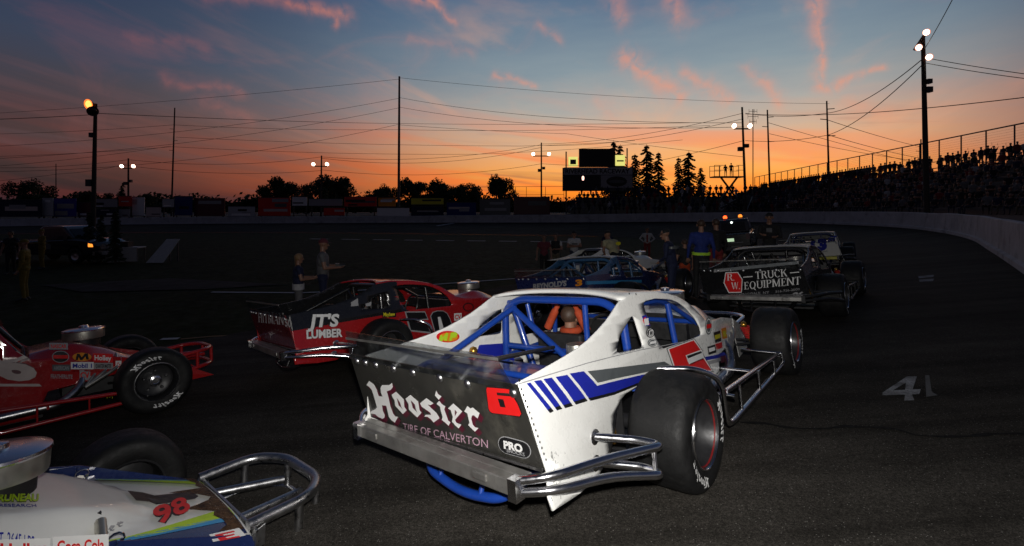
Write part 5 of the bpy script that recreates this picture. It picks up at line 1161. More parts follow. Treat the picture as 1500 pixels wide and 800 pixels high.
# ------------------------------------------------------------------ pickup trucks
def pickup(label, m_, paint, lights=False, tail_up=False):
    root = empty('pickup_truck', mat=m_); tag(root, label, 'pickup truck', None)
    prof_ = [(-2.6, .48), (-2.6, 1.10), (-.55, 1.12), (-.45, 1.78), (-.2, 1.86), (.75, 1.85), (1.0, 1.78), (1.62, 1.22), (2.55, 1.10), (2.75, .98), (2.78, .5), (2.3, .42), (-2.4, .42)]
    arch = lambda x: [(x + .46 * math.cos(R(180 - 180 * k / 8)), .42 + .44 * math.sin(R(180 - 180 * k / 8))) for k in range(9)]
    low = [(-2.6, .48), (-2.6, 1.08), (-.58, 1.10), (1.62, 1.20), (2.4, 1.14), (2.66, 1.02), (2.74, .9), (2.76, .5)] + arch(1.75)[::-1] + arch(-1.62)[::-1]
    mb = MB(); mb.slab(low, lambda x, z, d: (x, -.93 + d, z), 1.86); o = mb.build('body', paint, root, 40); bv = o.modifiers.new('edge', 'BEVEL'); bv.width = .05; bv.segments = 3; bv.limit_method = 'ANGLE'
    mb = MB(); mb.slab([(-.55, 1.10), (-.46, 1.72), (-.3, 1.84), (.72, 1.84), (.95, 1.78), (1.55, 1.21)], lambda x, z, d: (x, (-.80 + d) * (1 - .10 * (z - 1.1)), z), 1.60); o = mb.build('cab', paint, root, 40); bv = o.modifiers.new('edge', 'BEVEL'); bv.width = .05; bv.segments = 3; bv.limit_method = 'ANGLE'
    for sg in (-1, 1):
        MB().slab([(-.36, 1.2), (-.3, 1.66), (.20, 1.72), (.22, 1.2)], lambda x, z, d: (x, sg * (.80 * (1 - .10 * (z - 1.1)) + .004 + d), z), .006).build('side_window', M['glass_dark'], root)
        MB().slab([(.28, 1.2), (.27, 1.72), (.74, 1.74), (1.30, 1.26), (1.28, 1.2)], lambda x, z, d: (x, sg * (.80 * (1 - .10 * (z - 1.1)) + .004 + d), z), .006).build('side_window', M['glass_dark'], root)
        MB().box((.14, sg * .94, 1.02), (.16, .03, .04)).build('door_handle', M['chrome'], root); MB().box((1.05, sg * 1.02, 1.28), (.10, .18, .16)).build('mirror', M['black_plastic'], root)
        MB().slab(rounded([(2.50, .84), (2.50, 1.02), (2.70, .98), (2.74, .84)], .03), lambda x, z, d: (x + .02, sg * (.90 + d), z), .045).build('headlight', M['signal_orange'] if sg < 0 and not lights else M['clear'], root)
        MB().box((-2.61, sg * .82, .93), (.03, .16, .30)).build('tail_light', M['tail_red'] if lights and sg > 0 else M['vinyl_maroon'], root)
    MB().slab([(-.66, 1.27), (.66, 1.27), (.60, 1.70), (-.60, 1.70)], lambda y, z, d: (1.58 - (z - 1.2) * 1.05 + d, y, z), .01).build('windscreen', M['glass_dark'], root)
    MB().slab([(-.62, 1.2), (.62, 1.2), (.58, 1.66), (-.58, 1.66)], lambda y, z, d: (-.56 + (z - 1.2) * .12 - d, y, z), .008).build('rear_window', M['glass_dark'], root)
    gr = MB()
    for k in range(4): gr.box((2.775, 0, .72 + .07 * k), (.03, 1.1, .03))
    gr.box((2.78, 0, .84), (.04, .05, .32)); gr.build('grille', M['chrome'], root); MB().box((2.82, 0, .52), (.14, 1.86, .18)).build('bumper', M['chrome'], root); MB().box((-2.68, 0, .55), (.14, 1.8, .16)).build('bumper', M['dark_steel'] if lights else M['chrome'], root)
    MB().box((-2.612, 0, .78), (.02, .34, .16)).build('number_plate', M['plate_glow' if lights else 'vinyl_white'], root)
    MB().box((.1, -.945, .84), (.62, .012, .26)).build('door_sign', M['vinyl_grey'], root)
    for x in (-1.62, 1.75):
        for sg in (-1, 1):
            w = bpy.data.objects.new('wheel', None); link(w, root); w.location = (x, sg * .82, .40); w.rotation_euler = (0, 0, 0 if sg < 0 else math.pi)
            MB().lathe([(.22, .10), (.26, .125), (.36, .12), (.395, .08), (.40, 0), (.395, -.08), (.36, -.12), (.22, -.1)], 28, ROT_OUT).build('tyre', M['rubber'], w, 50)
            rb = MB().lathe([(.225, .10), (.21, .09), (.18, .07), (.06, .08), (.0, .085)], 28, ROT_OUT); rb.build('rim', M['satin_steel'], w, 40)
    if lights:
        MB().box((.2, 0, 1.88), (.34, 1.3, .05)).build('light_bar', M['black_plastic'], root)
        for y, m2 in ((.42, 'beacon_red'), (-.36, 'signal_orange')): MB().lathe([(.10, 0), (.10, .10), (.07, .15), (0, .16)], 16).build('beacon', M[m2], root, 40).location = (.2, y, 1.91)
        MB().sphere((0, 0, 0), .06, 10).build('work_lamp', M['small_lamp'], root, 60).location = (-.52, .05, 1.66)
        hz_ = MB(); hz_.box((-2.63, -.30, .62), (.012, .56, .05)); hz_.build('reflective_strip', M['vinyl_white'], root); MB().box((-2.63, -.25, .45), (.012, .45, .06)).build('reflective_strip', M['vinyl_silver'], root)
    return root
q = gpix(112, 388); pickup('black pickup truck with an orange-lit headlamp parked by the infield firs', ground_frame(q.x - 2.0, q.y + 1.5, R(-8)), M['truck_paint'])
q = ap(1083, 352, 24.5); pickup('dark rescue truck with red and orange roof beacons beyond the black car', ground_frame(q.x + .9, q.y + 2.2, 1.05), M['truck_paint'], True)
# small things on the infield
q = gpix(184, 383); root = empty('equipment_table', q, R(10)); tag(root, 'low white equipment table with a dark case near the small firs', 'table')
tb = MB(); tb.box((0, 0, .72), (1.5, .75, .05)); tb.build('table_top', M['board_panel'], root); MB().box((.15, -.36, .36), (1.1, .03, .66)).build('table_skirt', M['board_panel'], root)
for x in (-.7, .7):
    for y in (-.33, .33): MB().box((x, y, .35), (.05, .05, .70)).build('leg', M['board_frame'], root)
q2 = MB(); q2.box((0, 0, .14), (.5, .35, .28)); q2.tube([(-.2, 0, .28), (-.2, 0, .36), (.2, 0, .36), (.2, 0, .28)], .015, 6); o = q2.build('equipment_case', M['black_plastic'], None, 40); o.location = q + Vector((0, 0, .746)); tag(o, 'dark carrying case standing on the white equipment table', 'case')
q = gpix(165, 384); o = MB().lathe([(.26, 0), (.29, .05), (.30, .45), (.28, .85), (.31, .88), (.31, .92), (0, .93)], 20).build('drum_barrel', M['board_panel'], None, 40); o.location = q; tag(o, 'pale round drum left of the white equipment table', 'barrel')
q = gpix(232, 385); root = empty('loading_ramp', q, R(0)); tag(root, 'pale sloping ramp panel leaning beside the equipment table', 'ramp')
MB().slab([(-.62, 0), (.22, 0), (.66, 1.15), (.0, 1.15)], lambda x, z, d: (x, z * .5 + d, z), .05).build('ramp_panel', M['board_panel'], root)
for x in (.1, .5): MB().box((x, .68, .52), (.06, .06, 1.04)).build('ramp_prop', M['board_frame'], root)
# ------------------------------------------------------------------ trees
def leaf_cloud(seed, centres, n, size, droop=0.0):
    r = random.Random(seed); mb = MB(); tot = sum(c[3] ** 2 for c in centres)
    for cx, cy, cz, cr in centres:
        for _ in range(int(n * cr * cr / tot)):
            while True:
                p = Vector((r.uniform(-1, 1), r.uniform(-1, 1), r.uniform(-1, 1)))
                if .25 < p.length < 1: break
            p = p * cr * r.uniform(.75, 1.08); a = Vector((r.uniform(-1, 1), r.uniform(-1, 1), r.uniform(-1, 1) - droop)).normalized(); b = a.cross(Vector((r.uniform(-1, 1), r.uniform(-1, 1), r.uniform(-1, 1)))).normalized(); s = size * r.uniform(.6, 1.3); c = Vector((cx, cy, cz)) + p
            mb.add([c - a * s, c + b * s * .55, c + a * s, c - b * s * .55], [(0, 1, 2, 3)])
    return mb
CROWN = {}
def crown_data(kind, v):
    if (kind, v) in CROWN: return CROWN[kind, v]
    r = random.Random(v * 13 + len(kind))
    if kind == 'broad':
        cs = [(r.gauss(0, .24), r.gauss(0, .24), .56 + r.uniform(-.36, .28), r.uniform(.15, .25)) for _ in range(19)]; mb = leaf_cloud(v, cs, 6500, .034)
        lb = MB(); lb.tube([(0, 0, 0), (.02, .01, .25), (-.01, 0, .5)], [.045, .034, .02], 8)
        for c in cs[:9]: lb.tube([(0, 0, .28 + .02 * c[3]), ((c[0]) * .5, c[1] * .5, .30 + c[2] * .22), (c[0], c[1], c[2])], [.018, .012, .004], 5)
    else:
        mb = MB(); cs = []
        for i in range(24):
            z = .10 + .88 * i / 24; rad = (.20 if kind == 'fir' else .12) * (1 - (z - .06) / .98) ** .8 * r.uniform(.7, 1.2) + .01; m_ = max(5, int(11 * (1 - z) + 4))
            for k in range(m_):
                a = r.uniform(0, 6.28); rr = rad * r.uniform(.7, 1.25)
                for j in range(9):
                    t = (j + .6) / 9; c = Vector((math.cos(a) * rr * t, math.sin(a) * rr * t, z - .10 * t * rr / .2 + r.uniform(-.008, .008))); d = Vector((math.cos(a) + r.uniform(-.6, .6), math.sin(a) + r.uniform(-.6, .6), r.uniform(-.7, .1))).normalized(); w = d.cross(Vector((0, 0, 1))).normalized() * .014
                    mb.add([c - w, c + d * .030 * (1.2 - .4 * t) , c + w], [(0, 1, 2)]); w = Vector((0, 0, .014)); mb.add([c - w, c + d * .03 * (1.2 - .4 * t), c + w], [(0, 1, 2)])
        lb = MB(); lb.tube([(0, 0, 0), (0, 0, .5), (0, 0, .98)], [.018, .011, .002], 7)
    a = mb.build('crown', M['leaf_broad' if kind == 'broad' else 'leaf_conifer'], None, None, False); b = lb.build('trunk', M['bark'], None, 50)
    CROWN[kind, v] = (a.data, b.data)
    for o in (a, b): bpy.data.objects.remove(o)
    return CROWN[kind, v]
def tree(name, label, base, h, kind, v, w=1.0, group=None, rz=0.0):
    r_ = empty(name, base, rz); tag(r_, label, 'tree', group); r_.scale = (h * w, h * w, h); a, b = crown_data(kind, v)
    link(bpy.data.objects.new('crown', a), r_); link(bpy.data.objects.new('trunk', b), r_); return r_
OUTZ = .75
def tree_px(name, label, u, vtop, Y, kind, v, w=1.0, group=None, base=OUTZ, rz=0.0):
    b = ap(u, 300, Y); b.z = base; h = ap(u, vtop, Y).z - base; return tree(name, label, b, h, kind, v, w, group, rz)
TG = 'broad trees along the far skyline'; CG = 'fir trees by the scoreboard'; IG = 'small clipped firs on the infield'
for i, (u, v, w, lab) in enumerate([(40, 264, .95, 'broad dark tree at the left edge beyond the billboards'), (128, 279, .9, 'small round tree left of the near lamp pole'), (163, 282, .8, 'low round tree just right of the near lamp pole'), (410, 261, 1.05, 'wide flat-topped tree left of the middle lamp pole'), (452, 268, .8, 'small tree between the flat-topped tree and the lamp pole'), (492, 256, 1.0, 'tall loose-crowned tree right of the middle lamp pole'),
                                     (556, 276, 1.0, 'low tree left of the tallest steel pole'), (606, 262, .9, 'round tree just right of the tallest steel pole'), (636, 264, 1.0, 'dense tree second right of the tallest steel pole'), (664, 268, .9, 'dense tree third right of the tallest steel pole'), (694, 271, .9, 'smaller tree left of the lone sunset tree'), (736, 257, .78, 'lone round tree black against the brightest sunset'), (566, 272, .8, 'small tree pressed against the tallest steel pole'), (214, 283, .9, 'low tree left of the tall thin pole')]):
    tree_px('broad_tree', lab, u, v, 105 + 9 * (i % 3), 'broad', i % 4, w, TG, rz=i * 1.3)
tree_px('fir_tree', 'narrow dark fir beside the left twin lamp pole', 179, 266, 92, 'fir', 0, .9)
for i, (u, v, w, lab) in enumerate([(899, 203, 1.0, 'fir peeping over the top of the scoreboard'), (909, 209, .9, 'second fir behind the scoreboard top, slightly lower'), (930, 223, 1.0, 'fir at the right side of the scoreboard'), (947, 209, 1.15, 'tallest fir right of the scoreboard'), (964, 220, .95, 'slim fir right of the tallest fir'), (994, 228, .8, 'thin fir left of the isolated broad fir'), (1009, 219, 1.25, 'broad fir standing between the scoreboard and the lift'), (1027, 243, 1.0, 'short fir just left of the lift platform')]):
    tree_px('fir_tree', lab, u, v, 100 + 6 * (i % 2), 'fir', i % 3, w, CG, rz=i)
for i, (u, v0, vt, lab) in enumerate([(131, 384, 308, 'small dark fir before the near lamp pole'), (148, 384, 312, 'small dark fir between two others on the infield'), (169, 386, 306, 'small dark fir nearest the white equipment table')]):
    b = gpix(u, v0); tree('small_fir', lab, b, ap(u, vt, b.y).z - b.z, 'slimfir', i, 1.15, IG)
r = random.Random(3); mb = MB()
for k in range(330):
    u = -60 + 1700 * k / 330; Y = 175; c = ap(u, 300, Y); top = 3.4 + 3.6 * (.5 + .5 * math.sin(k * .31) * math.sin(k * .083 + 1)) * (1.0 if u < 760 else .45) + r.uniform(0, 1.2)
    for _ in range(26):
        q = c + Vector((r.gauss(0, 1.6), r.gauss(0, 2), 0)); q.z = OUTZ + r.uniform(0, top); a = Vector((r.uniform(-1, 1), r.uniform(-1, 1), r.uniform(-1, 1))).normalized() * .8; b = a.cross(Vector((r.uniform(-1, 1), .3, 1))).normalized() * .5; mb.add([q - a, q + b, q + a, q - b], [(0, 1, 2, 3)])
    mb.box((c.x, c.y + 2, OUTZ + top * .35), (6.2, 1.5, top * .7))
o = mb.build('distant_woods', M['leaf_broad'], None, None, False); o['kind'] = 'stuff'
# ------------------------------------------------------------------ poles and lamps
def lamp_head(root, pos, aim, r_=.34, m_='lamp_white'):
    o = MB().lathe([(.05, -.42), (r_ * .55, -.36), (r_, -.02), (r_ * 1.06, 0)], 20).build('lamp_housing', M['pole_steel'], root, 50)
    o.location = pos; o.rotation_euler = Vector(aim).to_track_quat('Z', 'Y').to_euler(); MB().lathe([(r_ * 1.01, -.02), (r_ * 1.30, .03), (r_ * 1.28, .0), (r_ * 1.0, -.05)], 20).build('lamp_ring', M['lamp_halo' if m_ == 'lamp_sodium' else 'lamp_halo_pale' if m_ == 'lamp_white' else 'pole_steel'], o, 60)  # added ring round the lens: glows as a halo on lit heads, plain steel otherwise
    l = MB().lathe([(r_, -.01), (r_ * .8, .06), (r_ * .4, .10), (0, .11)], 20).build('lamp_lens', M[m_], o, 60)
def pole(name, label, ub, ut, vt, Y, base=OUTZ, r0=.17, mat_='pole_wood', cat='pole', group=None, arms=(), zb=None):
    b = ap(ub, 300, Y); b.z = base; t = ap(ut, vt, Y); root = empty(name, b); tag(root, label, cat, group); d = t - b
    MB().tube([Vector((0, 0, -.3)), d * .5, d], [r0, r0 * .85, r0 * .65], 10).build('shaft', M[mat_], root, 50)
    for f, hw, up_ in arms:
        c = d * f; MB().box((c.x, c.y - r0, c.z), (hw * 2, .12, .14)).build('crossarm', M[mat_], root)
        for x in (-hw * .9, hw * .9): MB().lathe([(.03, 0), (.05, .05), (.03, .1), (.05, .14), (0, .16)], 8).build('insulator', M['pole_steel'], root, 40).location = c + Vector((x, -r0, .07))
    return root, b, d
LG = 'track floodlight poles'; UG = 'utility poles carrying the power lines'
AIM = (.1, -1, -.45)
# near left pole with one burning lamp
q = gpix(136, 352); r_, b, d = pole('lamp_pole', 'near left floodlight pole with one glaring orange lamp on top', 136, 140, 152, q.y, q.z, .20, 'pole_wood', 'lamp pole', LG)
k = q.y / F_
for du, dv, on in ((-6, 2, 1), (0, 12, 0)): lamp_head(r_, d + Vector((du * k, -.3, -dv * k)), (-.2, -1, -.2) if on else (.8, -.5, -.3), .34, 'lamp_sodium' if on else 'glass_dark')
MB().box(d * .42 + Vector((-.35, 0, 0)), (.5, .4, .6)).build('loudspeaker', M['board_frame'], r_); MB().box(d * .72 + Vector((-.25, 0, .6)), (.35, .3, .4)).build('switch_box', M['board_frame'], r_)
def twin(label, u, vt, vl, l, rr, Y, speaker=True):
    r_, b, d = pole('lamp_pole', label, u[0], u[1], vt, Y, OUTZ, .17, 'pole_wood', 'lamp pole', LG); k = Y / F_; zl = ap(0, vl, Y).z - b.z; xc = d.x * zl / d.z
    MB().box((xc + (l + rr) / 2 * k, -.2, zl - .1), ((rr - l) * k, .14, .16)).build('crossarm', M['pole_wood'], r_)
    for x in (l, rr): lamp_head(r_, Vector((xc + x * k, -.25, zl + .25)), AIM, .27)
    if speaker: MB().box((xc - .35, -.1, zl - 2.6), (.55, .45, .5)).build('loudspeaker', M['board_frame'], r_); MB().box((xc + .4, -.1, zl - 2.2), (.5, .4, .45)).build('loudspeaker', M['board_frame'], r_)
    return b + d
twin('twin-lamp wooden pole left of the tall thin pole', (188, 188), 232, 246, -8, 9, 80)
twin('twin-lamp wooden pole among the skyline trees in the middle', (470, 471), 228, 243, -11, 9, 82)
twin('twin-lamp wooden pole left of the scoreboard', (793, 793), 209, 228, -12, 11, 84)
twin('leaning twin-lamp pole beside the lift platform', (1093, 1087), 157, 188, -14, 9, 60)
q = ap(1357, 300, 30); r_, b, d = pole('lamp_pole', 'tall near right floodlight pole with three lit lamps in front of the grandstand', 1358, 1352, 56, 30, .8, .17, 'pole_wood', 'lamp pole', LG); k = 30 / F_
MB().tube([d + Vector((-12 * k, 0, -17 * k)), d + Vector((2 * k, 0, 4 * k))], .10, 8).build('lamp_arm', M['pole_wood'], r_)
for du, dv in ((-1, -6), (-12, 16), (3, 30)): lamp_head(r_, d + Vector((du * k, -.3, -dv * k)), (-.35, -1, -.3) if du > -5 else (-1, -.35, -.1), .16)
for dv, s in ((76, .34), (64, .28)): MB().box(d + Vector((6 * k, -.1, -dv * k)), (s, .3, s)).build('loudspeaker', M['board_frame'], r_)
TOPS = {}
for nm, lab, ub, ut, vt, Y, r0, m_, arms in [
    ('a', 'short thin pole at the far left skyline', 82, 82, 240, 95, .10, 'pole_wood', ()), ('b', 'tall thin wooden pole between the left twin lamps and the middle', 251, 256, 158, 88, .16, 'pole_wood', ()),
    ('c', 'tallest slim steel pole rising alone in the middle of the skyline', 584, 585, 112, 88, .26, 'pole_steel', ()), ('d', 'utility pole with small side brackets right of the antenna mast', 1129, 1124, 161, 62, .13, 'pole_wood', ()),
    ('e', 'slim utility pole with side brackets left of the near right floodlight', 1216, 1211, 148, 50, .11, 'pole_wood', ()), ('f', 'short distant pole behind the grandstand beside the floodlight pole', 1349, 1349, 204, 70, .12, 'pole_wood', ())]:
    r_, b, d = pole('utility_pole', lab, ub, ut, vt, Y, OUTZ, r0, m_, 'utility pole', UG); TOPS[nm] = (b, d)
    if nm in 'bdef':
        for j, f in enumerate((.93, .84, .70) if nm != 'b' else (.80, .69, .60)):
            sg = 1 if (j % 2 == 0) == (nm != 'b') else -1; c = d * f; MB().tube([c, c + Vector((sg * .75, -.05, .05))], .045, 6).build('bracket', M['pole_wood'], r_)
r_ = empty('antenna_mast', ap(1103, 300, 66)); r_.location.z = OUTZ; tag(r_, 'thin antenna mast with small cross elements beside the leaning lamp pole', 'antenna'); zt = ap(0, 160, 66).z - OUTZ
MB().tube([(0, 0, 0), (0, 0, zt)], .06, 6).build('mast', M['pole_steel'], r_)
for z, w in ((zt - .3, .55), (zt - 1.0, .7), (zt - 1.7, .45)):
    MB().tube([(-w, 0, z), (w, 0, z)], .03, 5).build('aerial', M['pole_steel'], r_)
    for x in (-w, w, w * .4): MB().tube([(x, 0, z - .3), (x, 0, z + .3)], .02, 5).build('aerial', M['pole_steel'], r_)
# ------------------------------------------------------------------ overhead wires
def wire(label, pts, sag, r_=.022, group='overhead power lines'):
    P = [ap(*p) for p in pts]; out = []
    for a, b in zip(P, P[1:]):
        for k in range(14):
            t = k / 14; q = a.lerp(b, t); q.z -= sag * (b - a).length * 4 * t * (1 - t) * .01; out.append(q)
    out.append(P[-1]); o = MB().tube(out, r_, 5).build('power_line', M['wire'], None, 60); tag(o, label, 'power line', group)
WIRES = [('thin wire from the left edge to the top of the tallest pole', [(-40, 168, 95), (585, 116, 88)], .6), ('thin wire from the top of the tallest pole away to the right', [(585, 114, 88), (1215, 152, 95)], 1.2),
  ('upper wire from the near left lamp pole to the scoreboard side', [(140, 166, 46), (585, 181, 88), (1010, 180, 75)], .4), ('wire from the left edge to the near left lamp pole', [(-40, 176, 46), (138, 168, 46)], .4),
  ('left span of the wire second from the top of the tallest pole', [(-40, 216, 80), (585, 144, 88)], 2.0), ('right span of the wire second from the top of the tallest pole', [(585, 143, 88), (1088, 180, 60)], 2.2),
  ('left span of the wire third from the top of the tallest pole', [(-40, 234, 80), (585, 158, 88)], 2.2), ('right span of the wire third from the top of the tallest pole', [(585, 157, 88), (1090, 186, 60)], 2.4),
  ('wire from the upper bracket of the tall thin pole to the right', [(-40, 197, 90), (254, 183, 88), (585, 190, 90), (1040, 184, 75)], .8), ('wire from the middle bracket of the tall thin pole to the right', [(258, 201, 88), (760, 214, 92), (930, 206, 80)], .6), ('wire from the lower bracket of the tall thin pole to the right', [(-40, 230, 90), (252, 215, 88), (700, 226, 92), (1000, 205, 80)], .8),
  ('drooping wire from the left edge through the lower bracket height', [(-40, 246, 85), (250, 214, 88)], 1.2), ('wire between the left twin lamps and the middle twin lamps, upper', [(188, 234, 80), (470, 230, 82)], 3.2), ('wire between the left twin lamps and the middle twin lamps, lower', [(196, 244, 80), (470, 250, 82)], 2.6),
  ('wire from the left edge to the left twin lamps', [(-40, 245, 80), (188, 234, 80)], 2.2), ('lowest wire from the left edge to the left twin lamps', [(-40, 268, 80), (84, 255, 95), (188, 240, 80)], 1.0), ('upper wire between the middle twin lamps and the scoreboard lamps', [(472, 230, 82), (793, 212, 84)], 3.4), ('second wire between the middle twin lamps and the scoreboard lamps', [(472, 232, 82), (793, 216, 84)], 4.4), ('low wire between the middle twin lamps and the scoreboard lamps', [(472, 249, 82), (793, 240, 84)], 3.6),
  ('wire from the tallest pole down to the scoreboard lamps', [(585, 183, 88), (830, 196, 86), (1090, 230, 70)], .6), ('wire from the left edge low behind the lamp poles', [(-40, 252, 80), (585, 182, 88)], 3.0), ('wire from the scoreboard lamps to the leaning lamp pole, upper', [(793, 211, 84), (1088, 166, 60)], 2.6), ('wire from the scoreboard lamps to the leaning lamp pole, lower', [(793, 213, 84), (1089, 174, 60)], 3.0),
  ('low wire from the scoreboard to the leaning lamp pole', [(793, 240, 84), (920, 244, 80), (1090, 206, 60)], .8), ('upper wire from the antenna mast to the near right floodlight', [(1092, 166, 60), (1211, 166, 50), (1352, 86, 30)], 3.2), ('lower wire from the antenna mast to the near right floodlight', [(1092, 206, 60), (1213, 198, 50), (1354, 92, 30)], 3.0),
  ('long straight wire from the antenna mast to the right edge', [(1092, 167, 60), (1211, 168, 50), (1540, 138, 26)], .8), ('upper wire from the near right floodlight to the right edge', [(1352, 84, 30), (1560, 116, 24)], 1.0), ('lower wire from the near right floodlight to the right edge', [(1354, 92, 30), (1560, 122, 24)], 1.2), ('wire rising from the floodlight top to the upper edge', [(1354, 72, 30), (1420, -50, 22)], 1.5),
  ('thin wire from the slim utility pole down to the short distant pole, upper', [(1213, 176, 50), (1348, 215, 70)], .5), ('thin wire from the slim utility pole down to the short distant pole, lower', [(1214, 198, 50), (1349, 232, 70)], .5), ('thin wire from the bracket pole down behind the grandstand', [(1126, 180, 62), (1345, 240, 72)], .5), ('thin wire under it from the bracket pole behind the grandstand', [(1127, 196, 62), (1345, 236, 72)], 1.0)]
for w_ in WIRES: wire(w_[0], w_[1], w_[2], .030 if w_[1][0][2] > 40 else .020)
# ------------------------------------------------------------------ billboards behind the backstretch wall
BB = 'billboards along the far straight'
BOARDS = [(-8, 62, 292, 318, 'cloth_navy', 'dark blue billboard at the left edge'), (62, 78, 289, 317, 'board_panel', 'narrow pale billboard right of the broad left tree'), (79, 112, 290, 318, 'vinyl_blue', 'blue billboard left of the near lamp pole'), (114, 136, 296, 318, 'vinyl_maroon', 'maroon billboard at the foot of the near lamp pole'), (138, 172, 291, 304, 'vinyl_silver', 'pale billboard right of the near lamp pole'), (140, 171, 306, 318, 'cloth_navy', 'low dark board under the pale billboard'),
    (174, 193, 287, 303, 'vinyl_red', 'red billboard under the left twin lamps'), (174, 190, 306, 318, 'vinyl_silver', 'low pale board under the red billboard'), (191, 212, 288, 317, 'vinyl_white', 'white billboard with dark bands right of the red one'), (214, 236, 303, 318, 'vinyl_cream', 'cream board with small figures'), (238, 255, 291, 304, 'board_panel', 'small pale billboard before the tall thin pole'), (256, 282, 287, 316, 'cloth_royal', 'blue billboard right of the tall thin pole'), (284, 330, 290, 317, 'vinyl_maroon', 'wide maroon billboard in the left third'), (334, 374, 302, 318, 'board_panel', 'low grey board left of the wide red boards'),
    (378, 426, 289, 317, 'vinyl_red', 'wide dark red billboard under the flat-topped tree'), (428, 450, 288, 302, 'vinyl_white', 'small white billboard left of the middle twin lamps'), (452, 502, 291, 302, 'vinyl_silver', 'pale banner board behind the middle twin lamps'), (474, 505, 304, 316, 'vinyl_red', 'low red board right of the middle twin lamps'), (504, 552, 288, 303, 'vinyl_red', 'red billboard left of the tallest pole'), (554, 580, 289, 303, 'vinyl_orange', 'amber billboard beside the tallest pole'), (552, 600, 304, 317, 'vinyl_white', 'low white board with black blocks at the tallest pole'), (602, 650, 290, 300, 'vinyl_yellow', 'yellow banner board right of the tallest pole'), (602, 650, 302, 317, 'cloth_navy', 'low navy board under the yellow banner'), (654, 698, 296, 317, 'cloth_royal', 'blue billboard below the sunset trees'), (702, 748, 291, 316, 'vinyl_grey', 'grey billboard with a pale band left of the scoreboard lamps'), (752, 806, 288, 315, 'vinyl_maroon', 'dark maroon billboard under the scoreboard lamps')]
br = random.Random(11)
for i, (x0, x1, y0, y1, m_, lab) in enumerate(BOARDS):
    Y = (64 if x1 < 40 else 66 + 10 * min(1, x1 / 300)) + (.4 if y0 > 300 else 1.2) + max(0, (400 - x1) * -.004); A, B = ap(x0, y1, Y), ap(x1, y0, Y); c = (A + B) / 2; root = empty('billboard', (c.x, c.y, OUTZ - .5)); tag(root, lab, 'billboard', BB)
    w, h = B.x - A.x, B.z - A.z; zc = c.z - OUTZ + .5
    o = MB().box((0, 0, zc), (w * .98, .10, h * .96)).build('panel', M[m_], root)
    for e_ in (.48, -.48): MB().box((0, -.02, zc + h * e_), (w, .14, .08)).build('frame', M['board_frame'], root)
    for x in (-w * .42, w * .42): MB().box((x, .12, zc / 2 + .1), (.14, .14, zc + h * .5 + .2)).build('post', M['pole_wood'], root)
    for _ in range(br.randint(1, 3)):
        bw, bh = w * br.uniform(.25, .75), h * br.uniform(.10, .26); bx, bz = br.uniform(-1, 1) * (w * .46 - bw / 2), br.uniform(-1, 1) * (h * .44 - bh / 2)
        MB().box((bx, -.055 - .004 * _, zc + bz), (bw, .012, bh)).build('painted_band', M[br.choice(['vinyl_white', 'vinyl_silver', 'vinyl_grey', 'vinyl_black', 'vinyl_cream'])], root)
# ------------------------------------------------------------------ scoreboard
YS = 88.0; root = empty('scoreboard', (ap(882, 300, YS).x, YS, OUTZ)); tag(root, 'dark scoreboard with two lit yellow panels and a glowing zero under the raceway name', 'scoreboard'); xs = root.location.x
def sb_box(name, u0, v0, u1, v1, m_, dy=0, th=.3, parent=root):
    A, B = ap(u0, v1, YS), ap(u1, v0, YS); return MB().box(((A.x + B.x) / 2 - xs, dy, (A.z + B.z) / 2 - OUTZ), (B.x - A.x, th, B.z - A.z)).build(name, M[m_], parent)
sb_box('lower_board', 824, 246, 927, 280, 'board_frame'); sb_box('name_board', 826, 245.5, 926, 256, 'board_panel', -.18, .06); sb_box('display_window', 827, 257, 878, 279, 'black_plastic', -.18, .05); sb_box('sponsor_panel', 880, 257, 926, 275, 'vinyl_silver', -.18, .05); sb_box('upper_display', 848, 218, 901, 245, 'black_plastic', -.02, .3)
sb_box('lit_panel', 832.5, 230, 846, 244, 'sign_lit', -.2, .2); sb_box('lit_panel', 901, 227.5, 915, 243, 'sign_lit', -.2, .2); sb_box('panel_print', 835, 234, 843.5, 241, 'vinyl_grey', -.32, .03); sb_box('panel_print', 903, 235, 913, 237, 'vinyl_grey', -.32, .03)
A, B = ap(882, 266, YS), ap(0, 0, YS); mb = MB(); mb.slab(ellipse(903, 266, 15, 7.5, 24), lambda u, v, d: (ap(u, v, YS).x - xs, -.215 - d, ap(u, v, YS).z - OUTZ), .03); mb.build('sponsor_mark', M['vinyl_black'], root)
mb = MB(); mb.slab(ellipse(903, 266, 12, 2.4, 24), lambda u, v, d: (ap(u, v, YS).x - xs, -.25 - d, ap(u, v, YS).z - OUTZ), .02); mb.build('sponsor_mark', M['vinyl_grey'], root)
w, V, Fs = text_shape('RIVERHEAD RACEWAY', .03); A, B = ap(828, 254.5, YS), ap(922, 247.5, YS)
mb = MB(); mb.add([(A.x - xs + (B.x - A.x) * x / w, -.216, A.z - OUTZ + (B.z - A.z) * y) for x, y in V], Fs); mb.build('name_lettering', M['vinyl_black'], root, None, False)
A, B = ap(852, 264.5, YS), ap(855.5, 258, YS); w, V, Fs = text_shape('0', .04); mb = MB(); mb.add([(A.x - xs + (B.x - A.x) * x / w, -.215, A.z - OUTZ + (B.z - A.z) * y) for x, y in V], Fs); mb.build('lit_digit', M['digit_lit'], root, None, False)
for u in (829.5, 919): MB().tube([(ap(u, 0, YS).x - xs, .2, 0), (ap(u, 0, YS).x - xs, .2, ap(0, 222 if u < 900 else 217, YS).z - OUTZ)], .12, 8).build('post', M['pole_steel'], root)
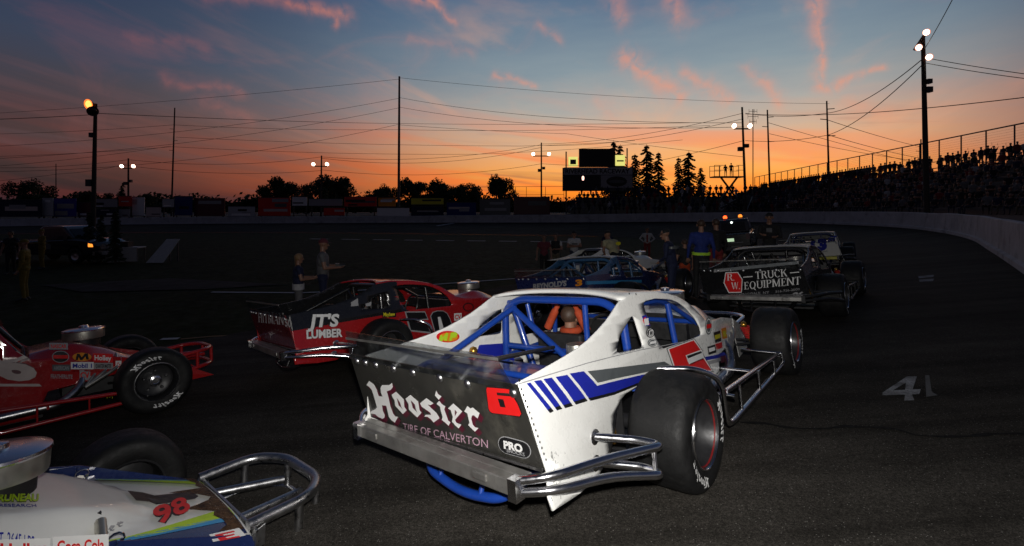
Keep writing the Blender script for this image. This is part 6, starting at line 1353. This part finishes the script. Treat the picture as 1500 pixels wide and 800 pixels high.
# ------------------------------------------------------------------ grandstands, crowd, catch fence
def stand(label, f0, f1, b0, b1, rows, z0, z1):
    root = empty('grandstand', (f0[0], f0[1], OUTZ)); tag(root, label, 'grandstand'); A, B, Cc, D = [Vector((p[0], p[1], 0)) for p in (f0, f1, b0, b1)]; seats = []
    for i in range(rows):
        t = i / (rows - 1); a, b = A.lerp(Cc, t), B.lerp(D, t); z = z0 + (z1 - z0) * t; L = (b - a).length; dr = (b - a).normalized(); n = Vector((-dr.y, dr.x, 0)); o = root.location
        def plank(nm, off, zz, w, h): 
            mb = MB(); q = [a + n * (off - w / 2), b + n * (off - w / 2), b + n * (off + w / 2), a + n * (off + w / 2)]
            V = [Vector((p.x, p.y, zz - h)) - o for p in q] + [Vector((p.x, p.y, zz)) - o for p in q]; mb.add(V, [(3, 2, 1, 0), (4, 5, 6, 7), (0, 1, 5, 4), (1, 2, 6, 5), (2, 3, 7, 6), (3, 0, 4, 7)]); mb.build(nm, M['stand_metal'], root)
        plank('bench', 0, z + .45, .28, .05); plank('tread', .35, z, .55, .04); plank('riser', .64, z, .03, (z1 - z0) / (rows - 1) + .1)
        seats.append((a, b, z, n, L))
    for k in range(9):
        p = Cc.lerp(D, k / 8); q = A.lerp(B, k / 8); o = root.location; MB().tube([Vector((p.x, p.y, OUTZ)) - o, Vector((p.x, p.y, z1)) - o], .08, 6).build('support_post', M['stand_metal'], root); MB().tube([Vector((q.x, q.y, z0 - .1)) - o, Vector((p.x, p.y, z1 - .1)) - o], .07, 6).build('raker', M['stand_metal'], root)
    return seats
seats1 = stand('long tiered grandstand full of people on the right behind the wall', (26.0, 20.5), (39, 96), (35.6, 17.5), (48.5, 94.5), 10, 1.25, 5.1)
seats2 = stand('low far bleacher of people under the scoreboard and firs', (8, 70), (31, 64), (11, 78), (35.5, 71), 6, 1.0, 3.6)
SPM = []
for pose in ('sit', 'stand', 'sit', 'cheer', 'sit', 'arms_crossed'):
    for sh_, pn in (('cloth_dark', 'cloth_denim'), ('cloth_white', 'cloth_dark'), ('cloth_navy', 'cloth_khaki'), ('cloth_redcloth', 'cloth_denim'), ('cloth_grey', 'cloth_dark')):
        if pose in ('cheer', 'arms_crossed') and sh_ not in ('cloth_dark', 'cloth_navy'): continue
        if pose == 'sit' and len(SPM) > 12: continue
        SPM.append((pose, sh_, pn))
SPM = list(dict.fromkeys(SPM)); SDATA = {}
base = {}
for pose, sh_, pn in SPM:
    if pose not in base:
        me, *_ = body_mesh(POSE[pose], .055, dict(skin='skin', shirt='cloth_dark', pants='cloth_denim', shin='cloth_denim', shoe='seat_black', sleeve='cloth_dark', fore='skin', eye='hair_brown', mouth='skin'), 'spectator'); base[pose] = me
    me = base[pose].copy()
    for i, k in enumerate(('skin', sh_, pn, pn, 'seat_black', sh_, 'skin', 'hair_brown', 'skin')): me.materials[i] = M[k]
    SDATA[pose, sh_, pn] = me
sr = random.Random(21); cand = []
for seats, nm in ((seats1, 'grandstand'), (seats2, 'far bleacher')):
    for ri, (a, b, z, n, L) in enumerate(seats):
        k = 0.3
        while k < L:
            p = a.lerp(b, k / L); k += sr.uniform(.55, .95)
            if sr.random() < .90: cand.append((p, z, n, nm, ri == len(seats) - 1 or sr.random() < .22, ri, k / L))
cand = [c for c in cand if c[0].y > 1 and (c[0].x / c[0].y) < 1.12]
cand.sort(key=lambda c: c[0].length)
COLN = dict(cloth_dark='dark', cloth_white='white', cloth_navy='navy', cloth_redcloth='red', cloth_grey='grey'); POSN = dict(sit='seated', stand='standing', cheer='standing with one arm raised', arms_crossed='standing with folded arms')
rest = MB(); simple = []
ROWN = ['front', 'second', 'third', 'fourth', 'fifth', 'sixth', 'seventh', 'eighth', 'ninth', 'top']
for i, (p, z, n, nm, up_, ri, fr_) in enumerate(cand):
    opts = [s for s in SPM if (s[0] != 'sit') == up_]; s = sr.choices(opts, [dict(cloth_dark=5, cloth_navy=4, cloth_grey=2, cloth_redcloth=1, cloth_white=.5)[q_[1]] for q_ in opts])[0]; face = math.atan2(n.y, n.x) + math.pi / 2 + sr.uniform(-.4, .4); sc = sr.uniform(.9, 1.05)
    # they look from the stand down towards the track
    face = math.atan2(-p.y * .2 + 20 - p.y, -10 - p.x) - math.pi / 2 + sr.uniform(-.4, .4)
    if i < 300:
        o = bpy.data.objects.new('spectator', SDATA[s]); COL.objects.link(o); o.location = (p.x, p.y, z); o.rotation_euler = (0, 0, face); o.scale = (sc,) * 3
        uu = 750 + F_ * p.x / p.y; seg = 'right of the near floodlight pole' if uu > 1400 else 'just behind the near floodlight pole' if uu > 1310 else 'left of the near floodlight pole' if uu > 1220 else 'by the slim utility pole'
        if uu > 1400: seg = 'at the picture edge' if uu > 1460 else seg
        tag(o, f'{COLN[s[1]]}-clothed spectator {POSN[s[0]]}, {ROWN[ri]} row, {seg}', 'person', 'spectators in the grandstands')
    else:
        m_ = Matrix.Translation((p.x, p.y, z)) @ Matrix.Rotation(face, 4, 'Z'); hz = 0 if s[0] != 'sit' else -.42; cc = lambda q: m_ @ Vector((q[0], q[1], q[2] + hz)); rest.cur = sr.choices(range(5), [5, 4, 1.5, .8, .4])[0]
        rest.tube([cc((0, 0, .45)), cc((0, 0, .95)), cc((0, 0, 1.25)), cc((0, 0, 1.45)), cc((0, 0, 1.52))], [.12, .15, .21, .20, .06], 7); rest.sphere(cc((sr.uniform(-.03, .03), .02, 1.64)), .11, 6, (.9, .95, 1.1))
        for sg in (-1, 1): rest.tube([cc((.2 * sg, 0, 1.42)), cc((.26 * sg, .02, 1.15)), cc((.2 * sg, .22, 1.05))], [.06, .045, .04], 5)
o = rest.build('distant_crowd', [M['cloth_dark'], M['cloth_navy'], M['cloth_grey'], M['cloth_redcloth'], M['cloth_white']], None, 60); o['kind'] = 'stuff'
# catch fence along the top of the stand
root = empty('catch_fence', (36, 18, OUTZ)); tag(root, 'tall wire fence with posts and a top rail along the back of the grandstand', 'fence'); FP = []
for k in range(31):
    t = k / 30 if k else 0; p = Vector((36.0, 16.0, 0)).lerp(Vector((49.5, 98, 0)), t); FP.append(p); z0, z1 = 4.4, 8.25
    MB().tube([Vector((p.x, p.y, z0)) - root.location, Vector((p.x, p.y, z1)) - root.location], .055, 6).build('fence_post', M['pole_steel'], root)
for z, r_ in ((8.25, .06), (6.2, .035)): MB().tube([Vector((p.x, p.y, z)) - root.location for p in FP], r_, 6).build('fence_rail', M['pole_steel'], root)
wm = MB()
for a, b in zip(FP, FP[1:]):
    for j in range(9):
        z = 6.3 + j * .21; wm.tube([Vector((a.x, a.y, z)) - root.location, Vector((b.x, b.y, z)) - root.location], .006, 3)
o = wm.build('fence_wire', M['wire'], root); o['kind'] = 'stuff'
root = empty('boundary_fence', ap(796, 300, 95)); root.location.z = OUTZ; tag(root, 'low far boundary fence on the skyline left of the scoreboard', 'fence')
o_ = root.location; zz = lambda v: ap(0, v, 95).z - OUTZ
for u in (700, 728, 755, 771, 799, 826): MB().tube([(ap(u, 0, 95).x - o_.x, 0, 0), (ap(u, 0, 95).x - o_.x, 0, zz(274))], .05, 6).build('fence_post', M['pole_steel'], root)
for v in (274, 286): MB().tube([(ap(700, 0, 95).x - o_.x, 0, zz(v)), (ap(826, 0, 95).x - o_.x, 0, zz(v - 1))], .04, 6).build('fence_rail', M['pole_steel'], root)
# the lift platform with two people
YL = 64.0; root = empty('lift_platform', (ap(1066, 300, YL).x, YL, OUTZ)); tag(root, 'raised work platform with railings silhouetted left of the leaning lamp pole', 'lift'); xl = root.location.x
zl = lambda v: ap(0, v, YL).z - OUTZ; xx = lambda u: ap(u, 0, YL).x - xl
MB().box(((xx(1043) + xx(1087)) / 2, 0, zl(259.5)), (xx(1087) - xx(1043), 1.6, .16)).build('platform_deck', M['board_frame'], root)
for y in (-.75, .75):
    for u in (1043, 1050, 1058, 1078, 1086): MB().tube([(xx(u), y, zl(259)), (xx(u), y, zl(243))], .035, 6).build('railing_post', M['board_frame'], root)
    for v in (243, 250): MB().tube([(xx(1043), y, zl(v)), (xx(1060), y, zl(v))], .035, 6).build('railing', M['board_frame'], root); MB().tube([(xx(1075), y, zl(v)), (xx(1086), y, zl(v))], .035, 6).build('railing', M['board_frame'], root)
for a, b in (((1056, 260), (1080, 292)), ((1080, 260), (1056, 292)), ((1056, 292), (1080, 305)), ((1080, 292), (1056, 305))): MB().tube([(xx(a[0]), 0, zl(a[1])), (xx(b[0]), 0, max(.1, zl(b[1])))], .13, 6).build('scissor_arm', M['board_frame'], root)
MB().box((0, 0, .35), (2.4, 1.6, .6)).build('lift_base', M['board_frame'], root)
for u, lab, ps, h in ((1063, 'person leaning on the rail of the raised work platform', 'lean', 1.7), (1071, 'person standing upright on the raised work platform', 'stand', 1.8)):
    person(lab, Vector((ap(u, 0, YL).x, YL, OUTZ + zl(259.5) + .08)), R(150), ps, 'cloth_dark', 'cloth_dark', 'people on the work platform', h, voxel=.03)
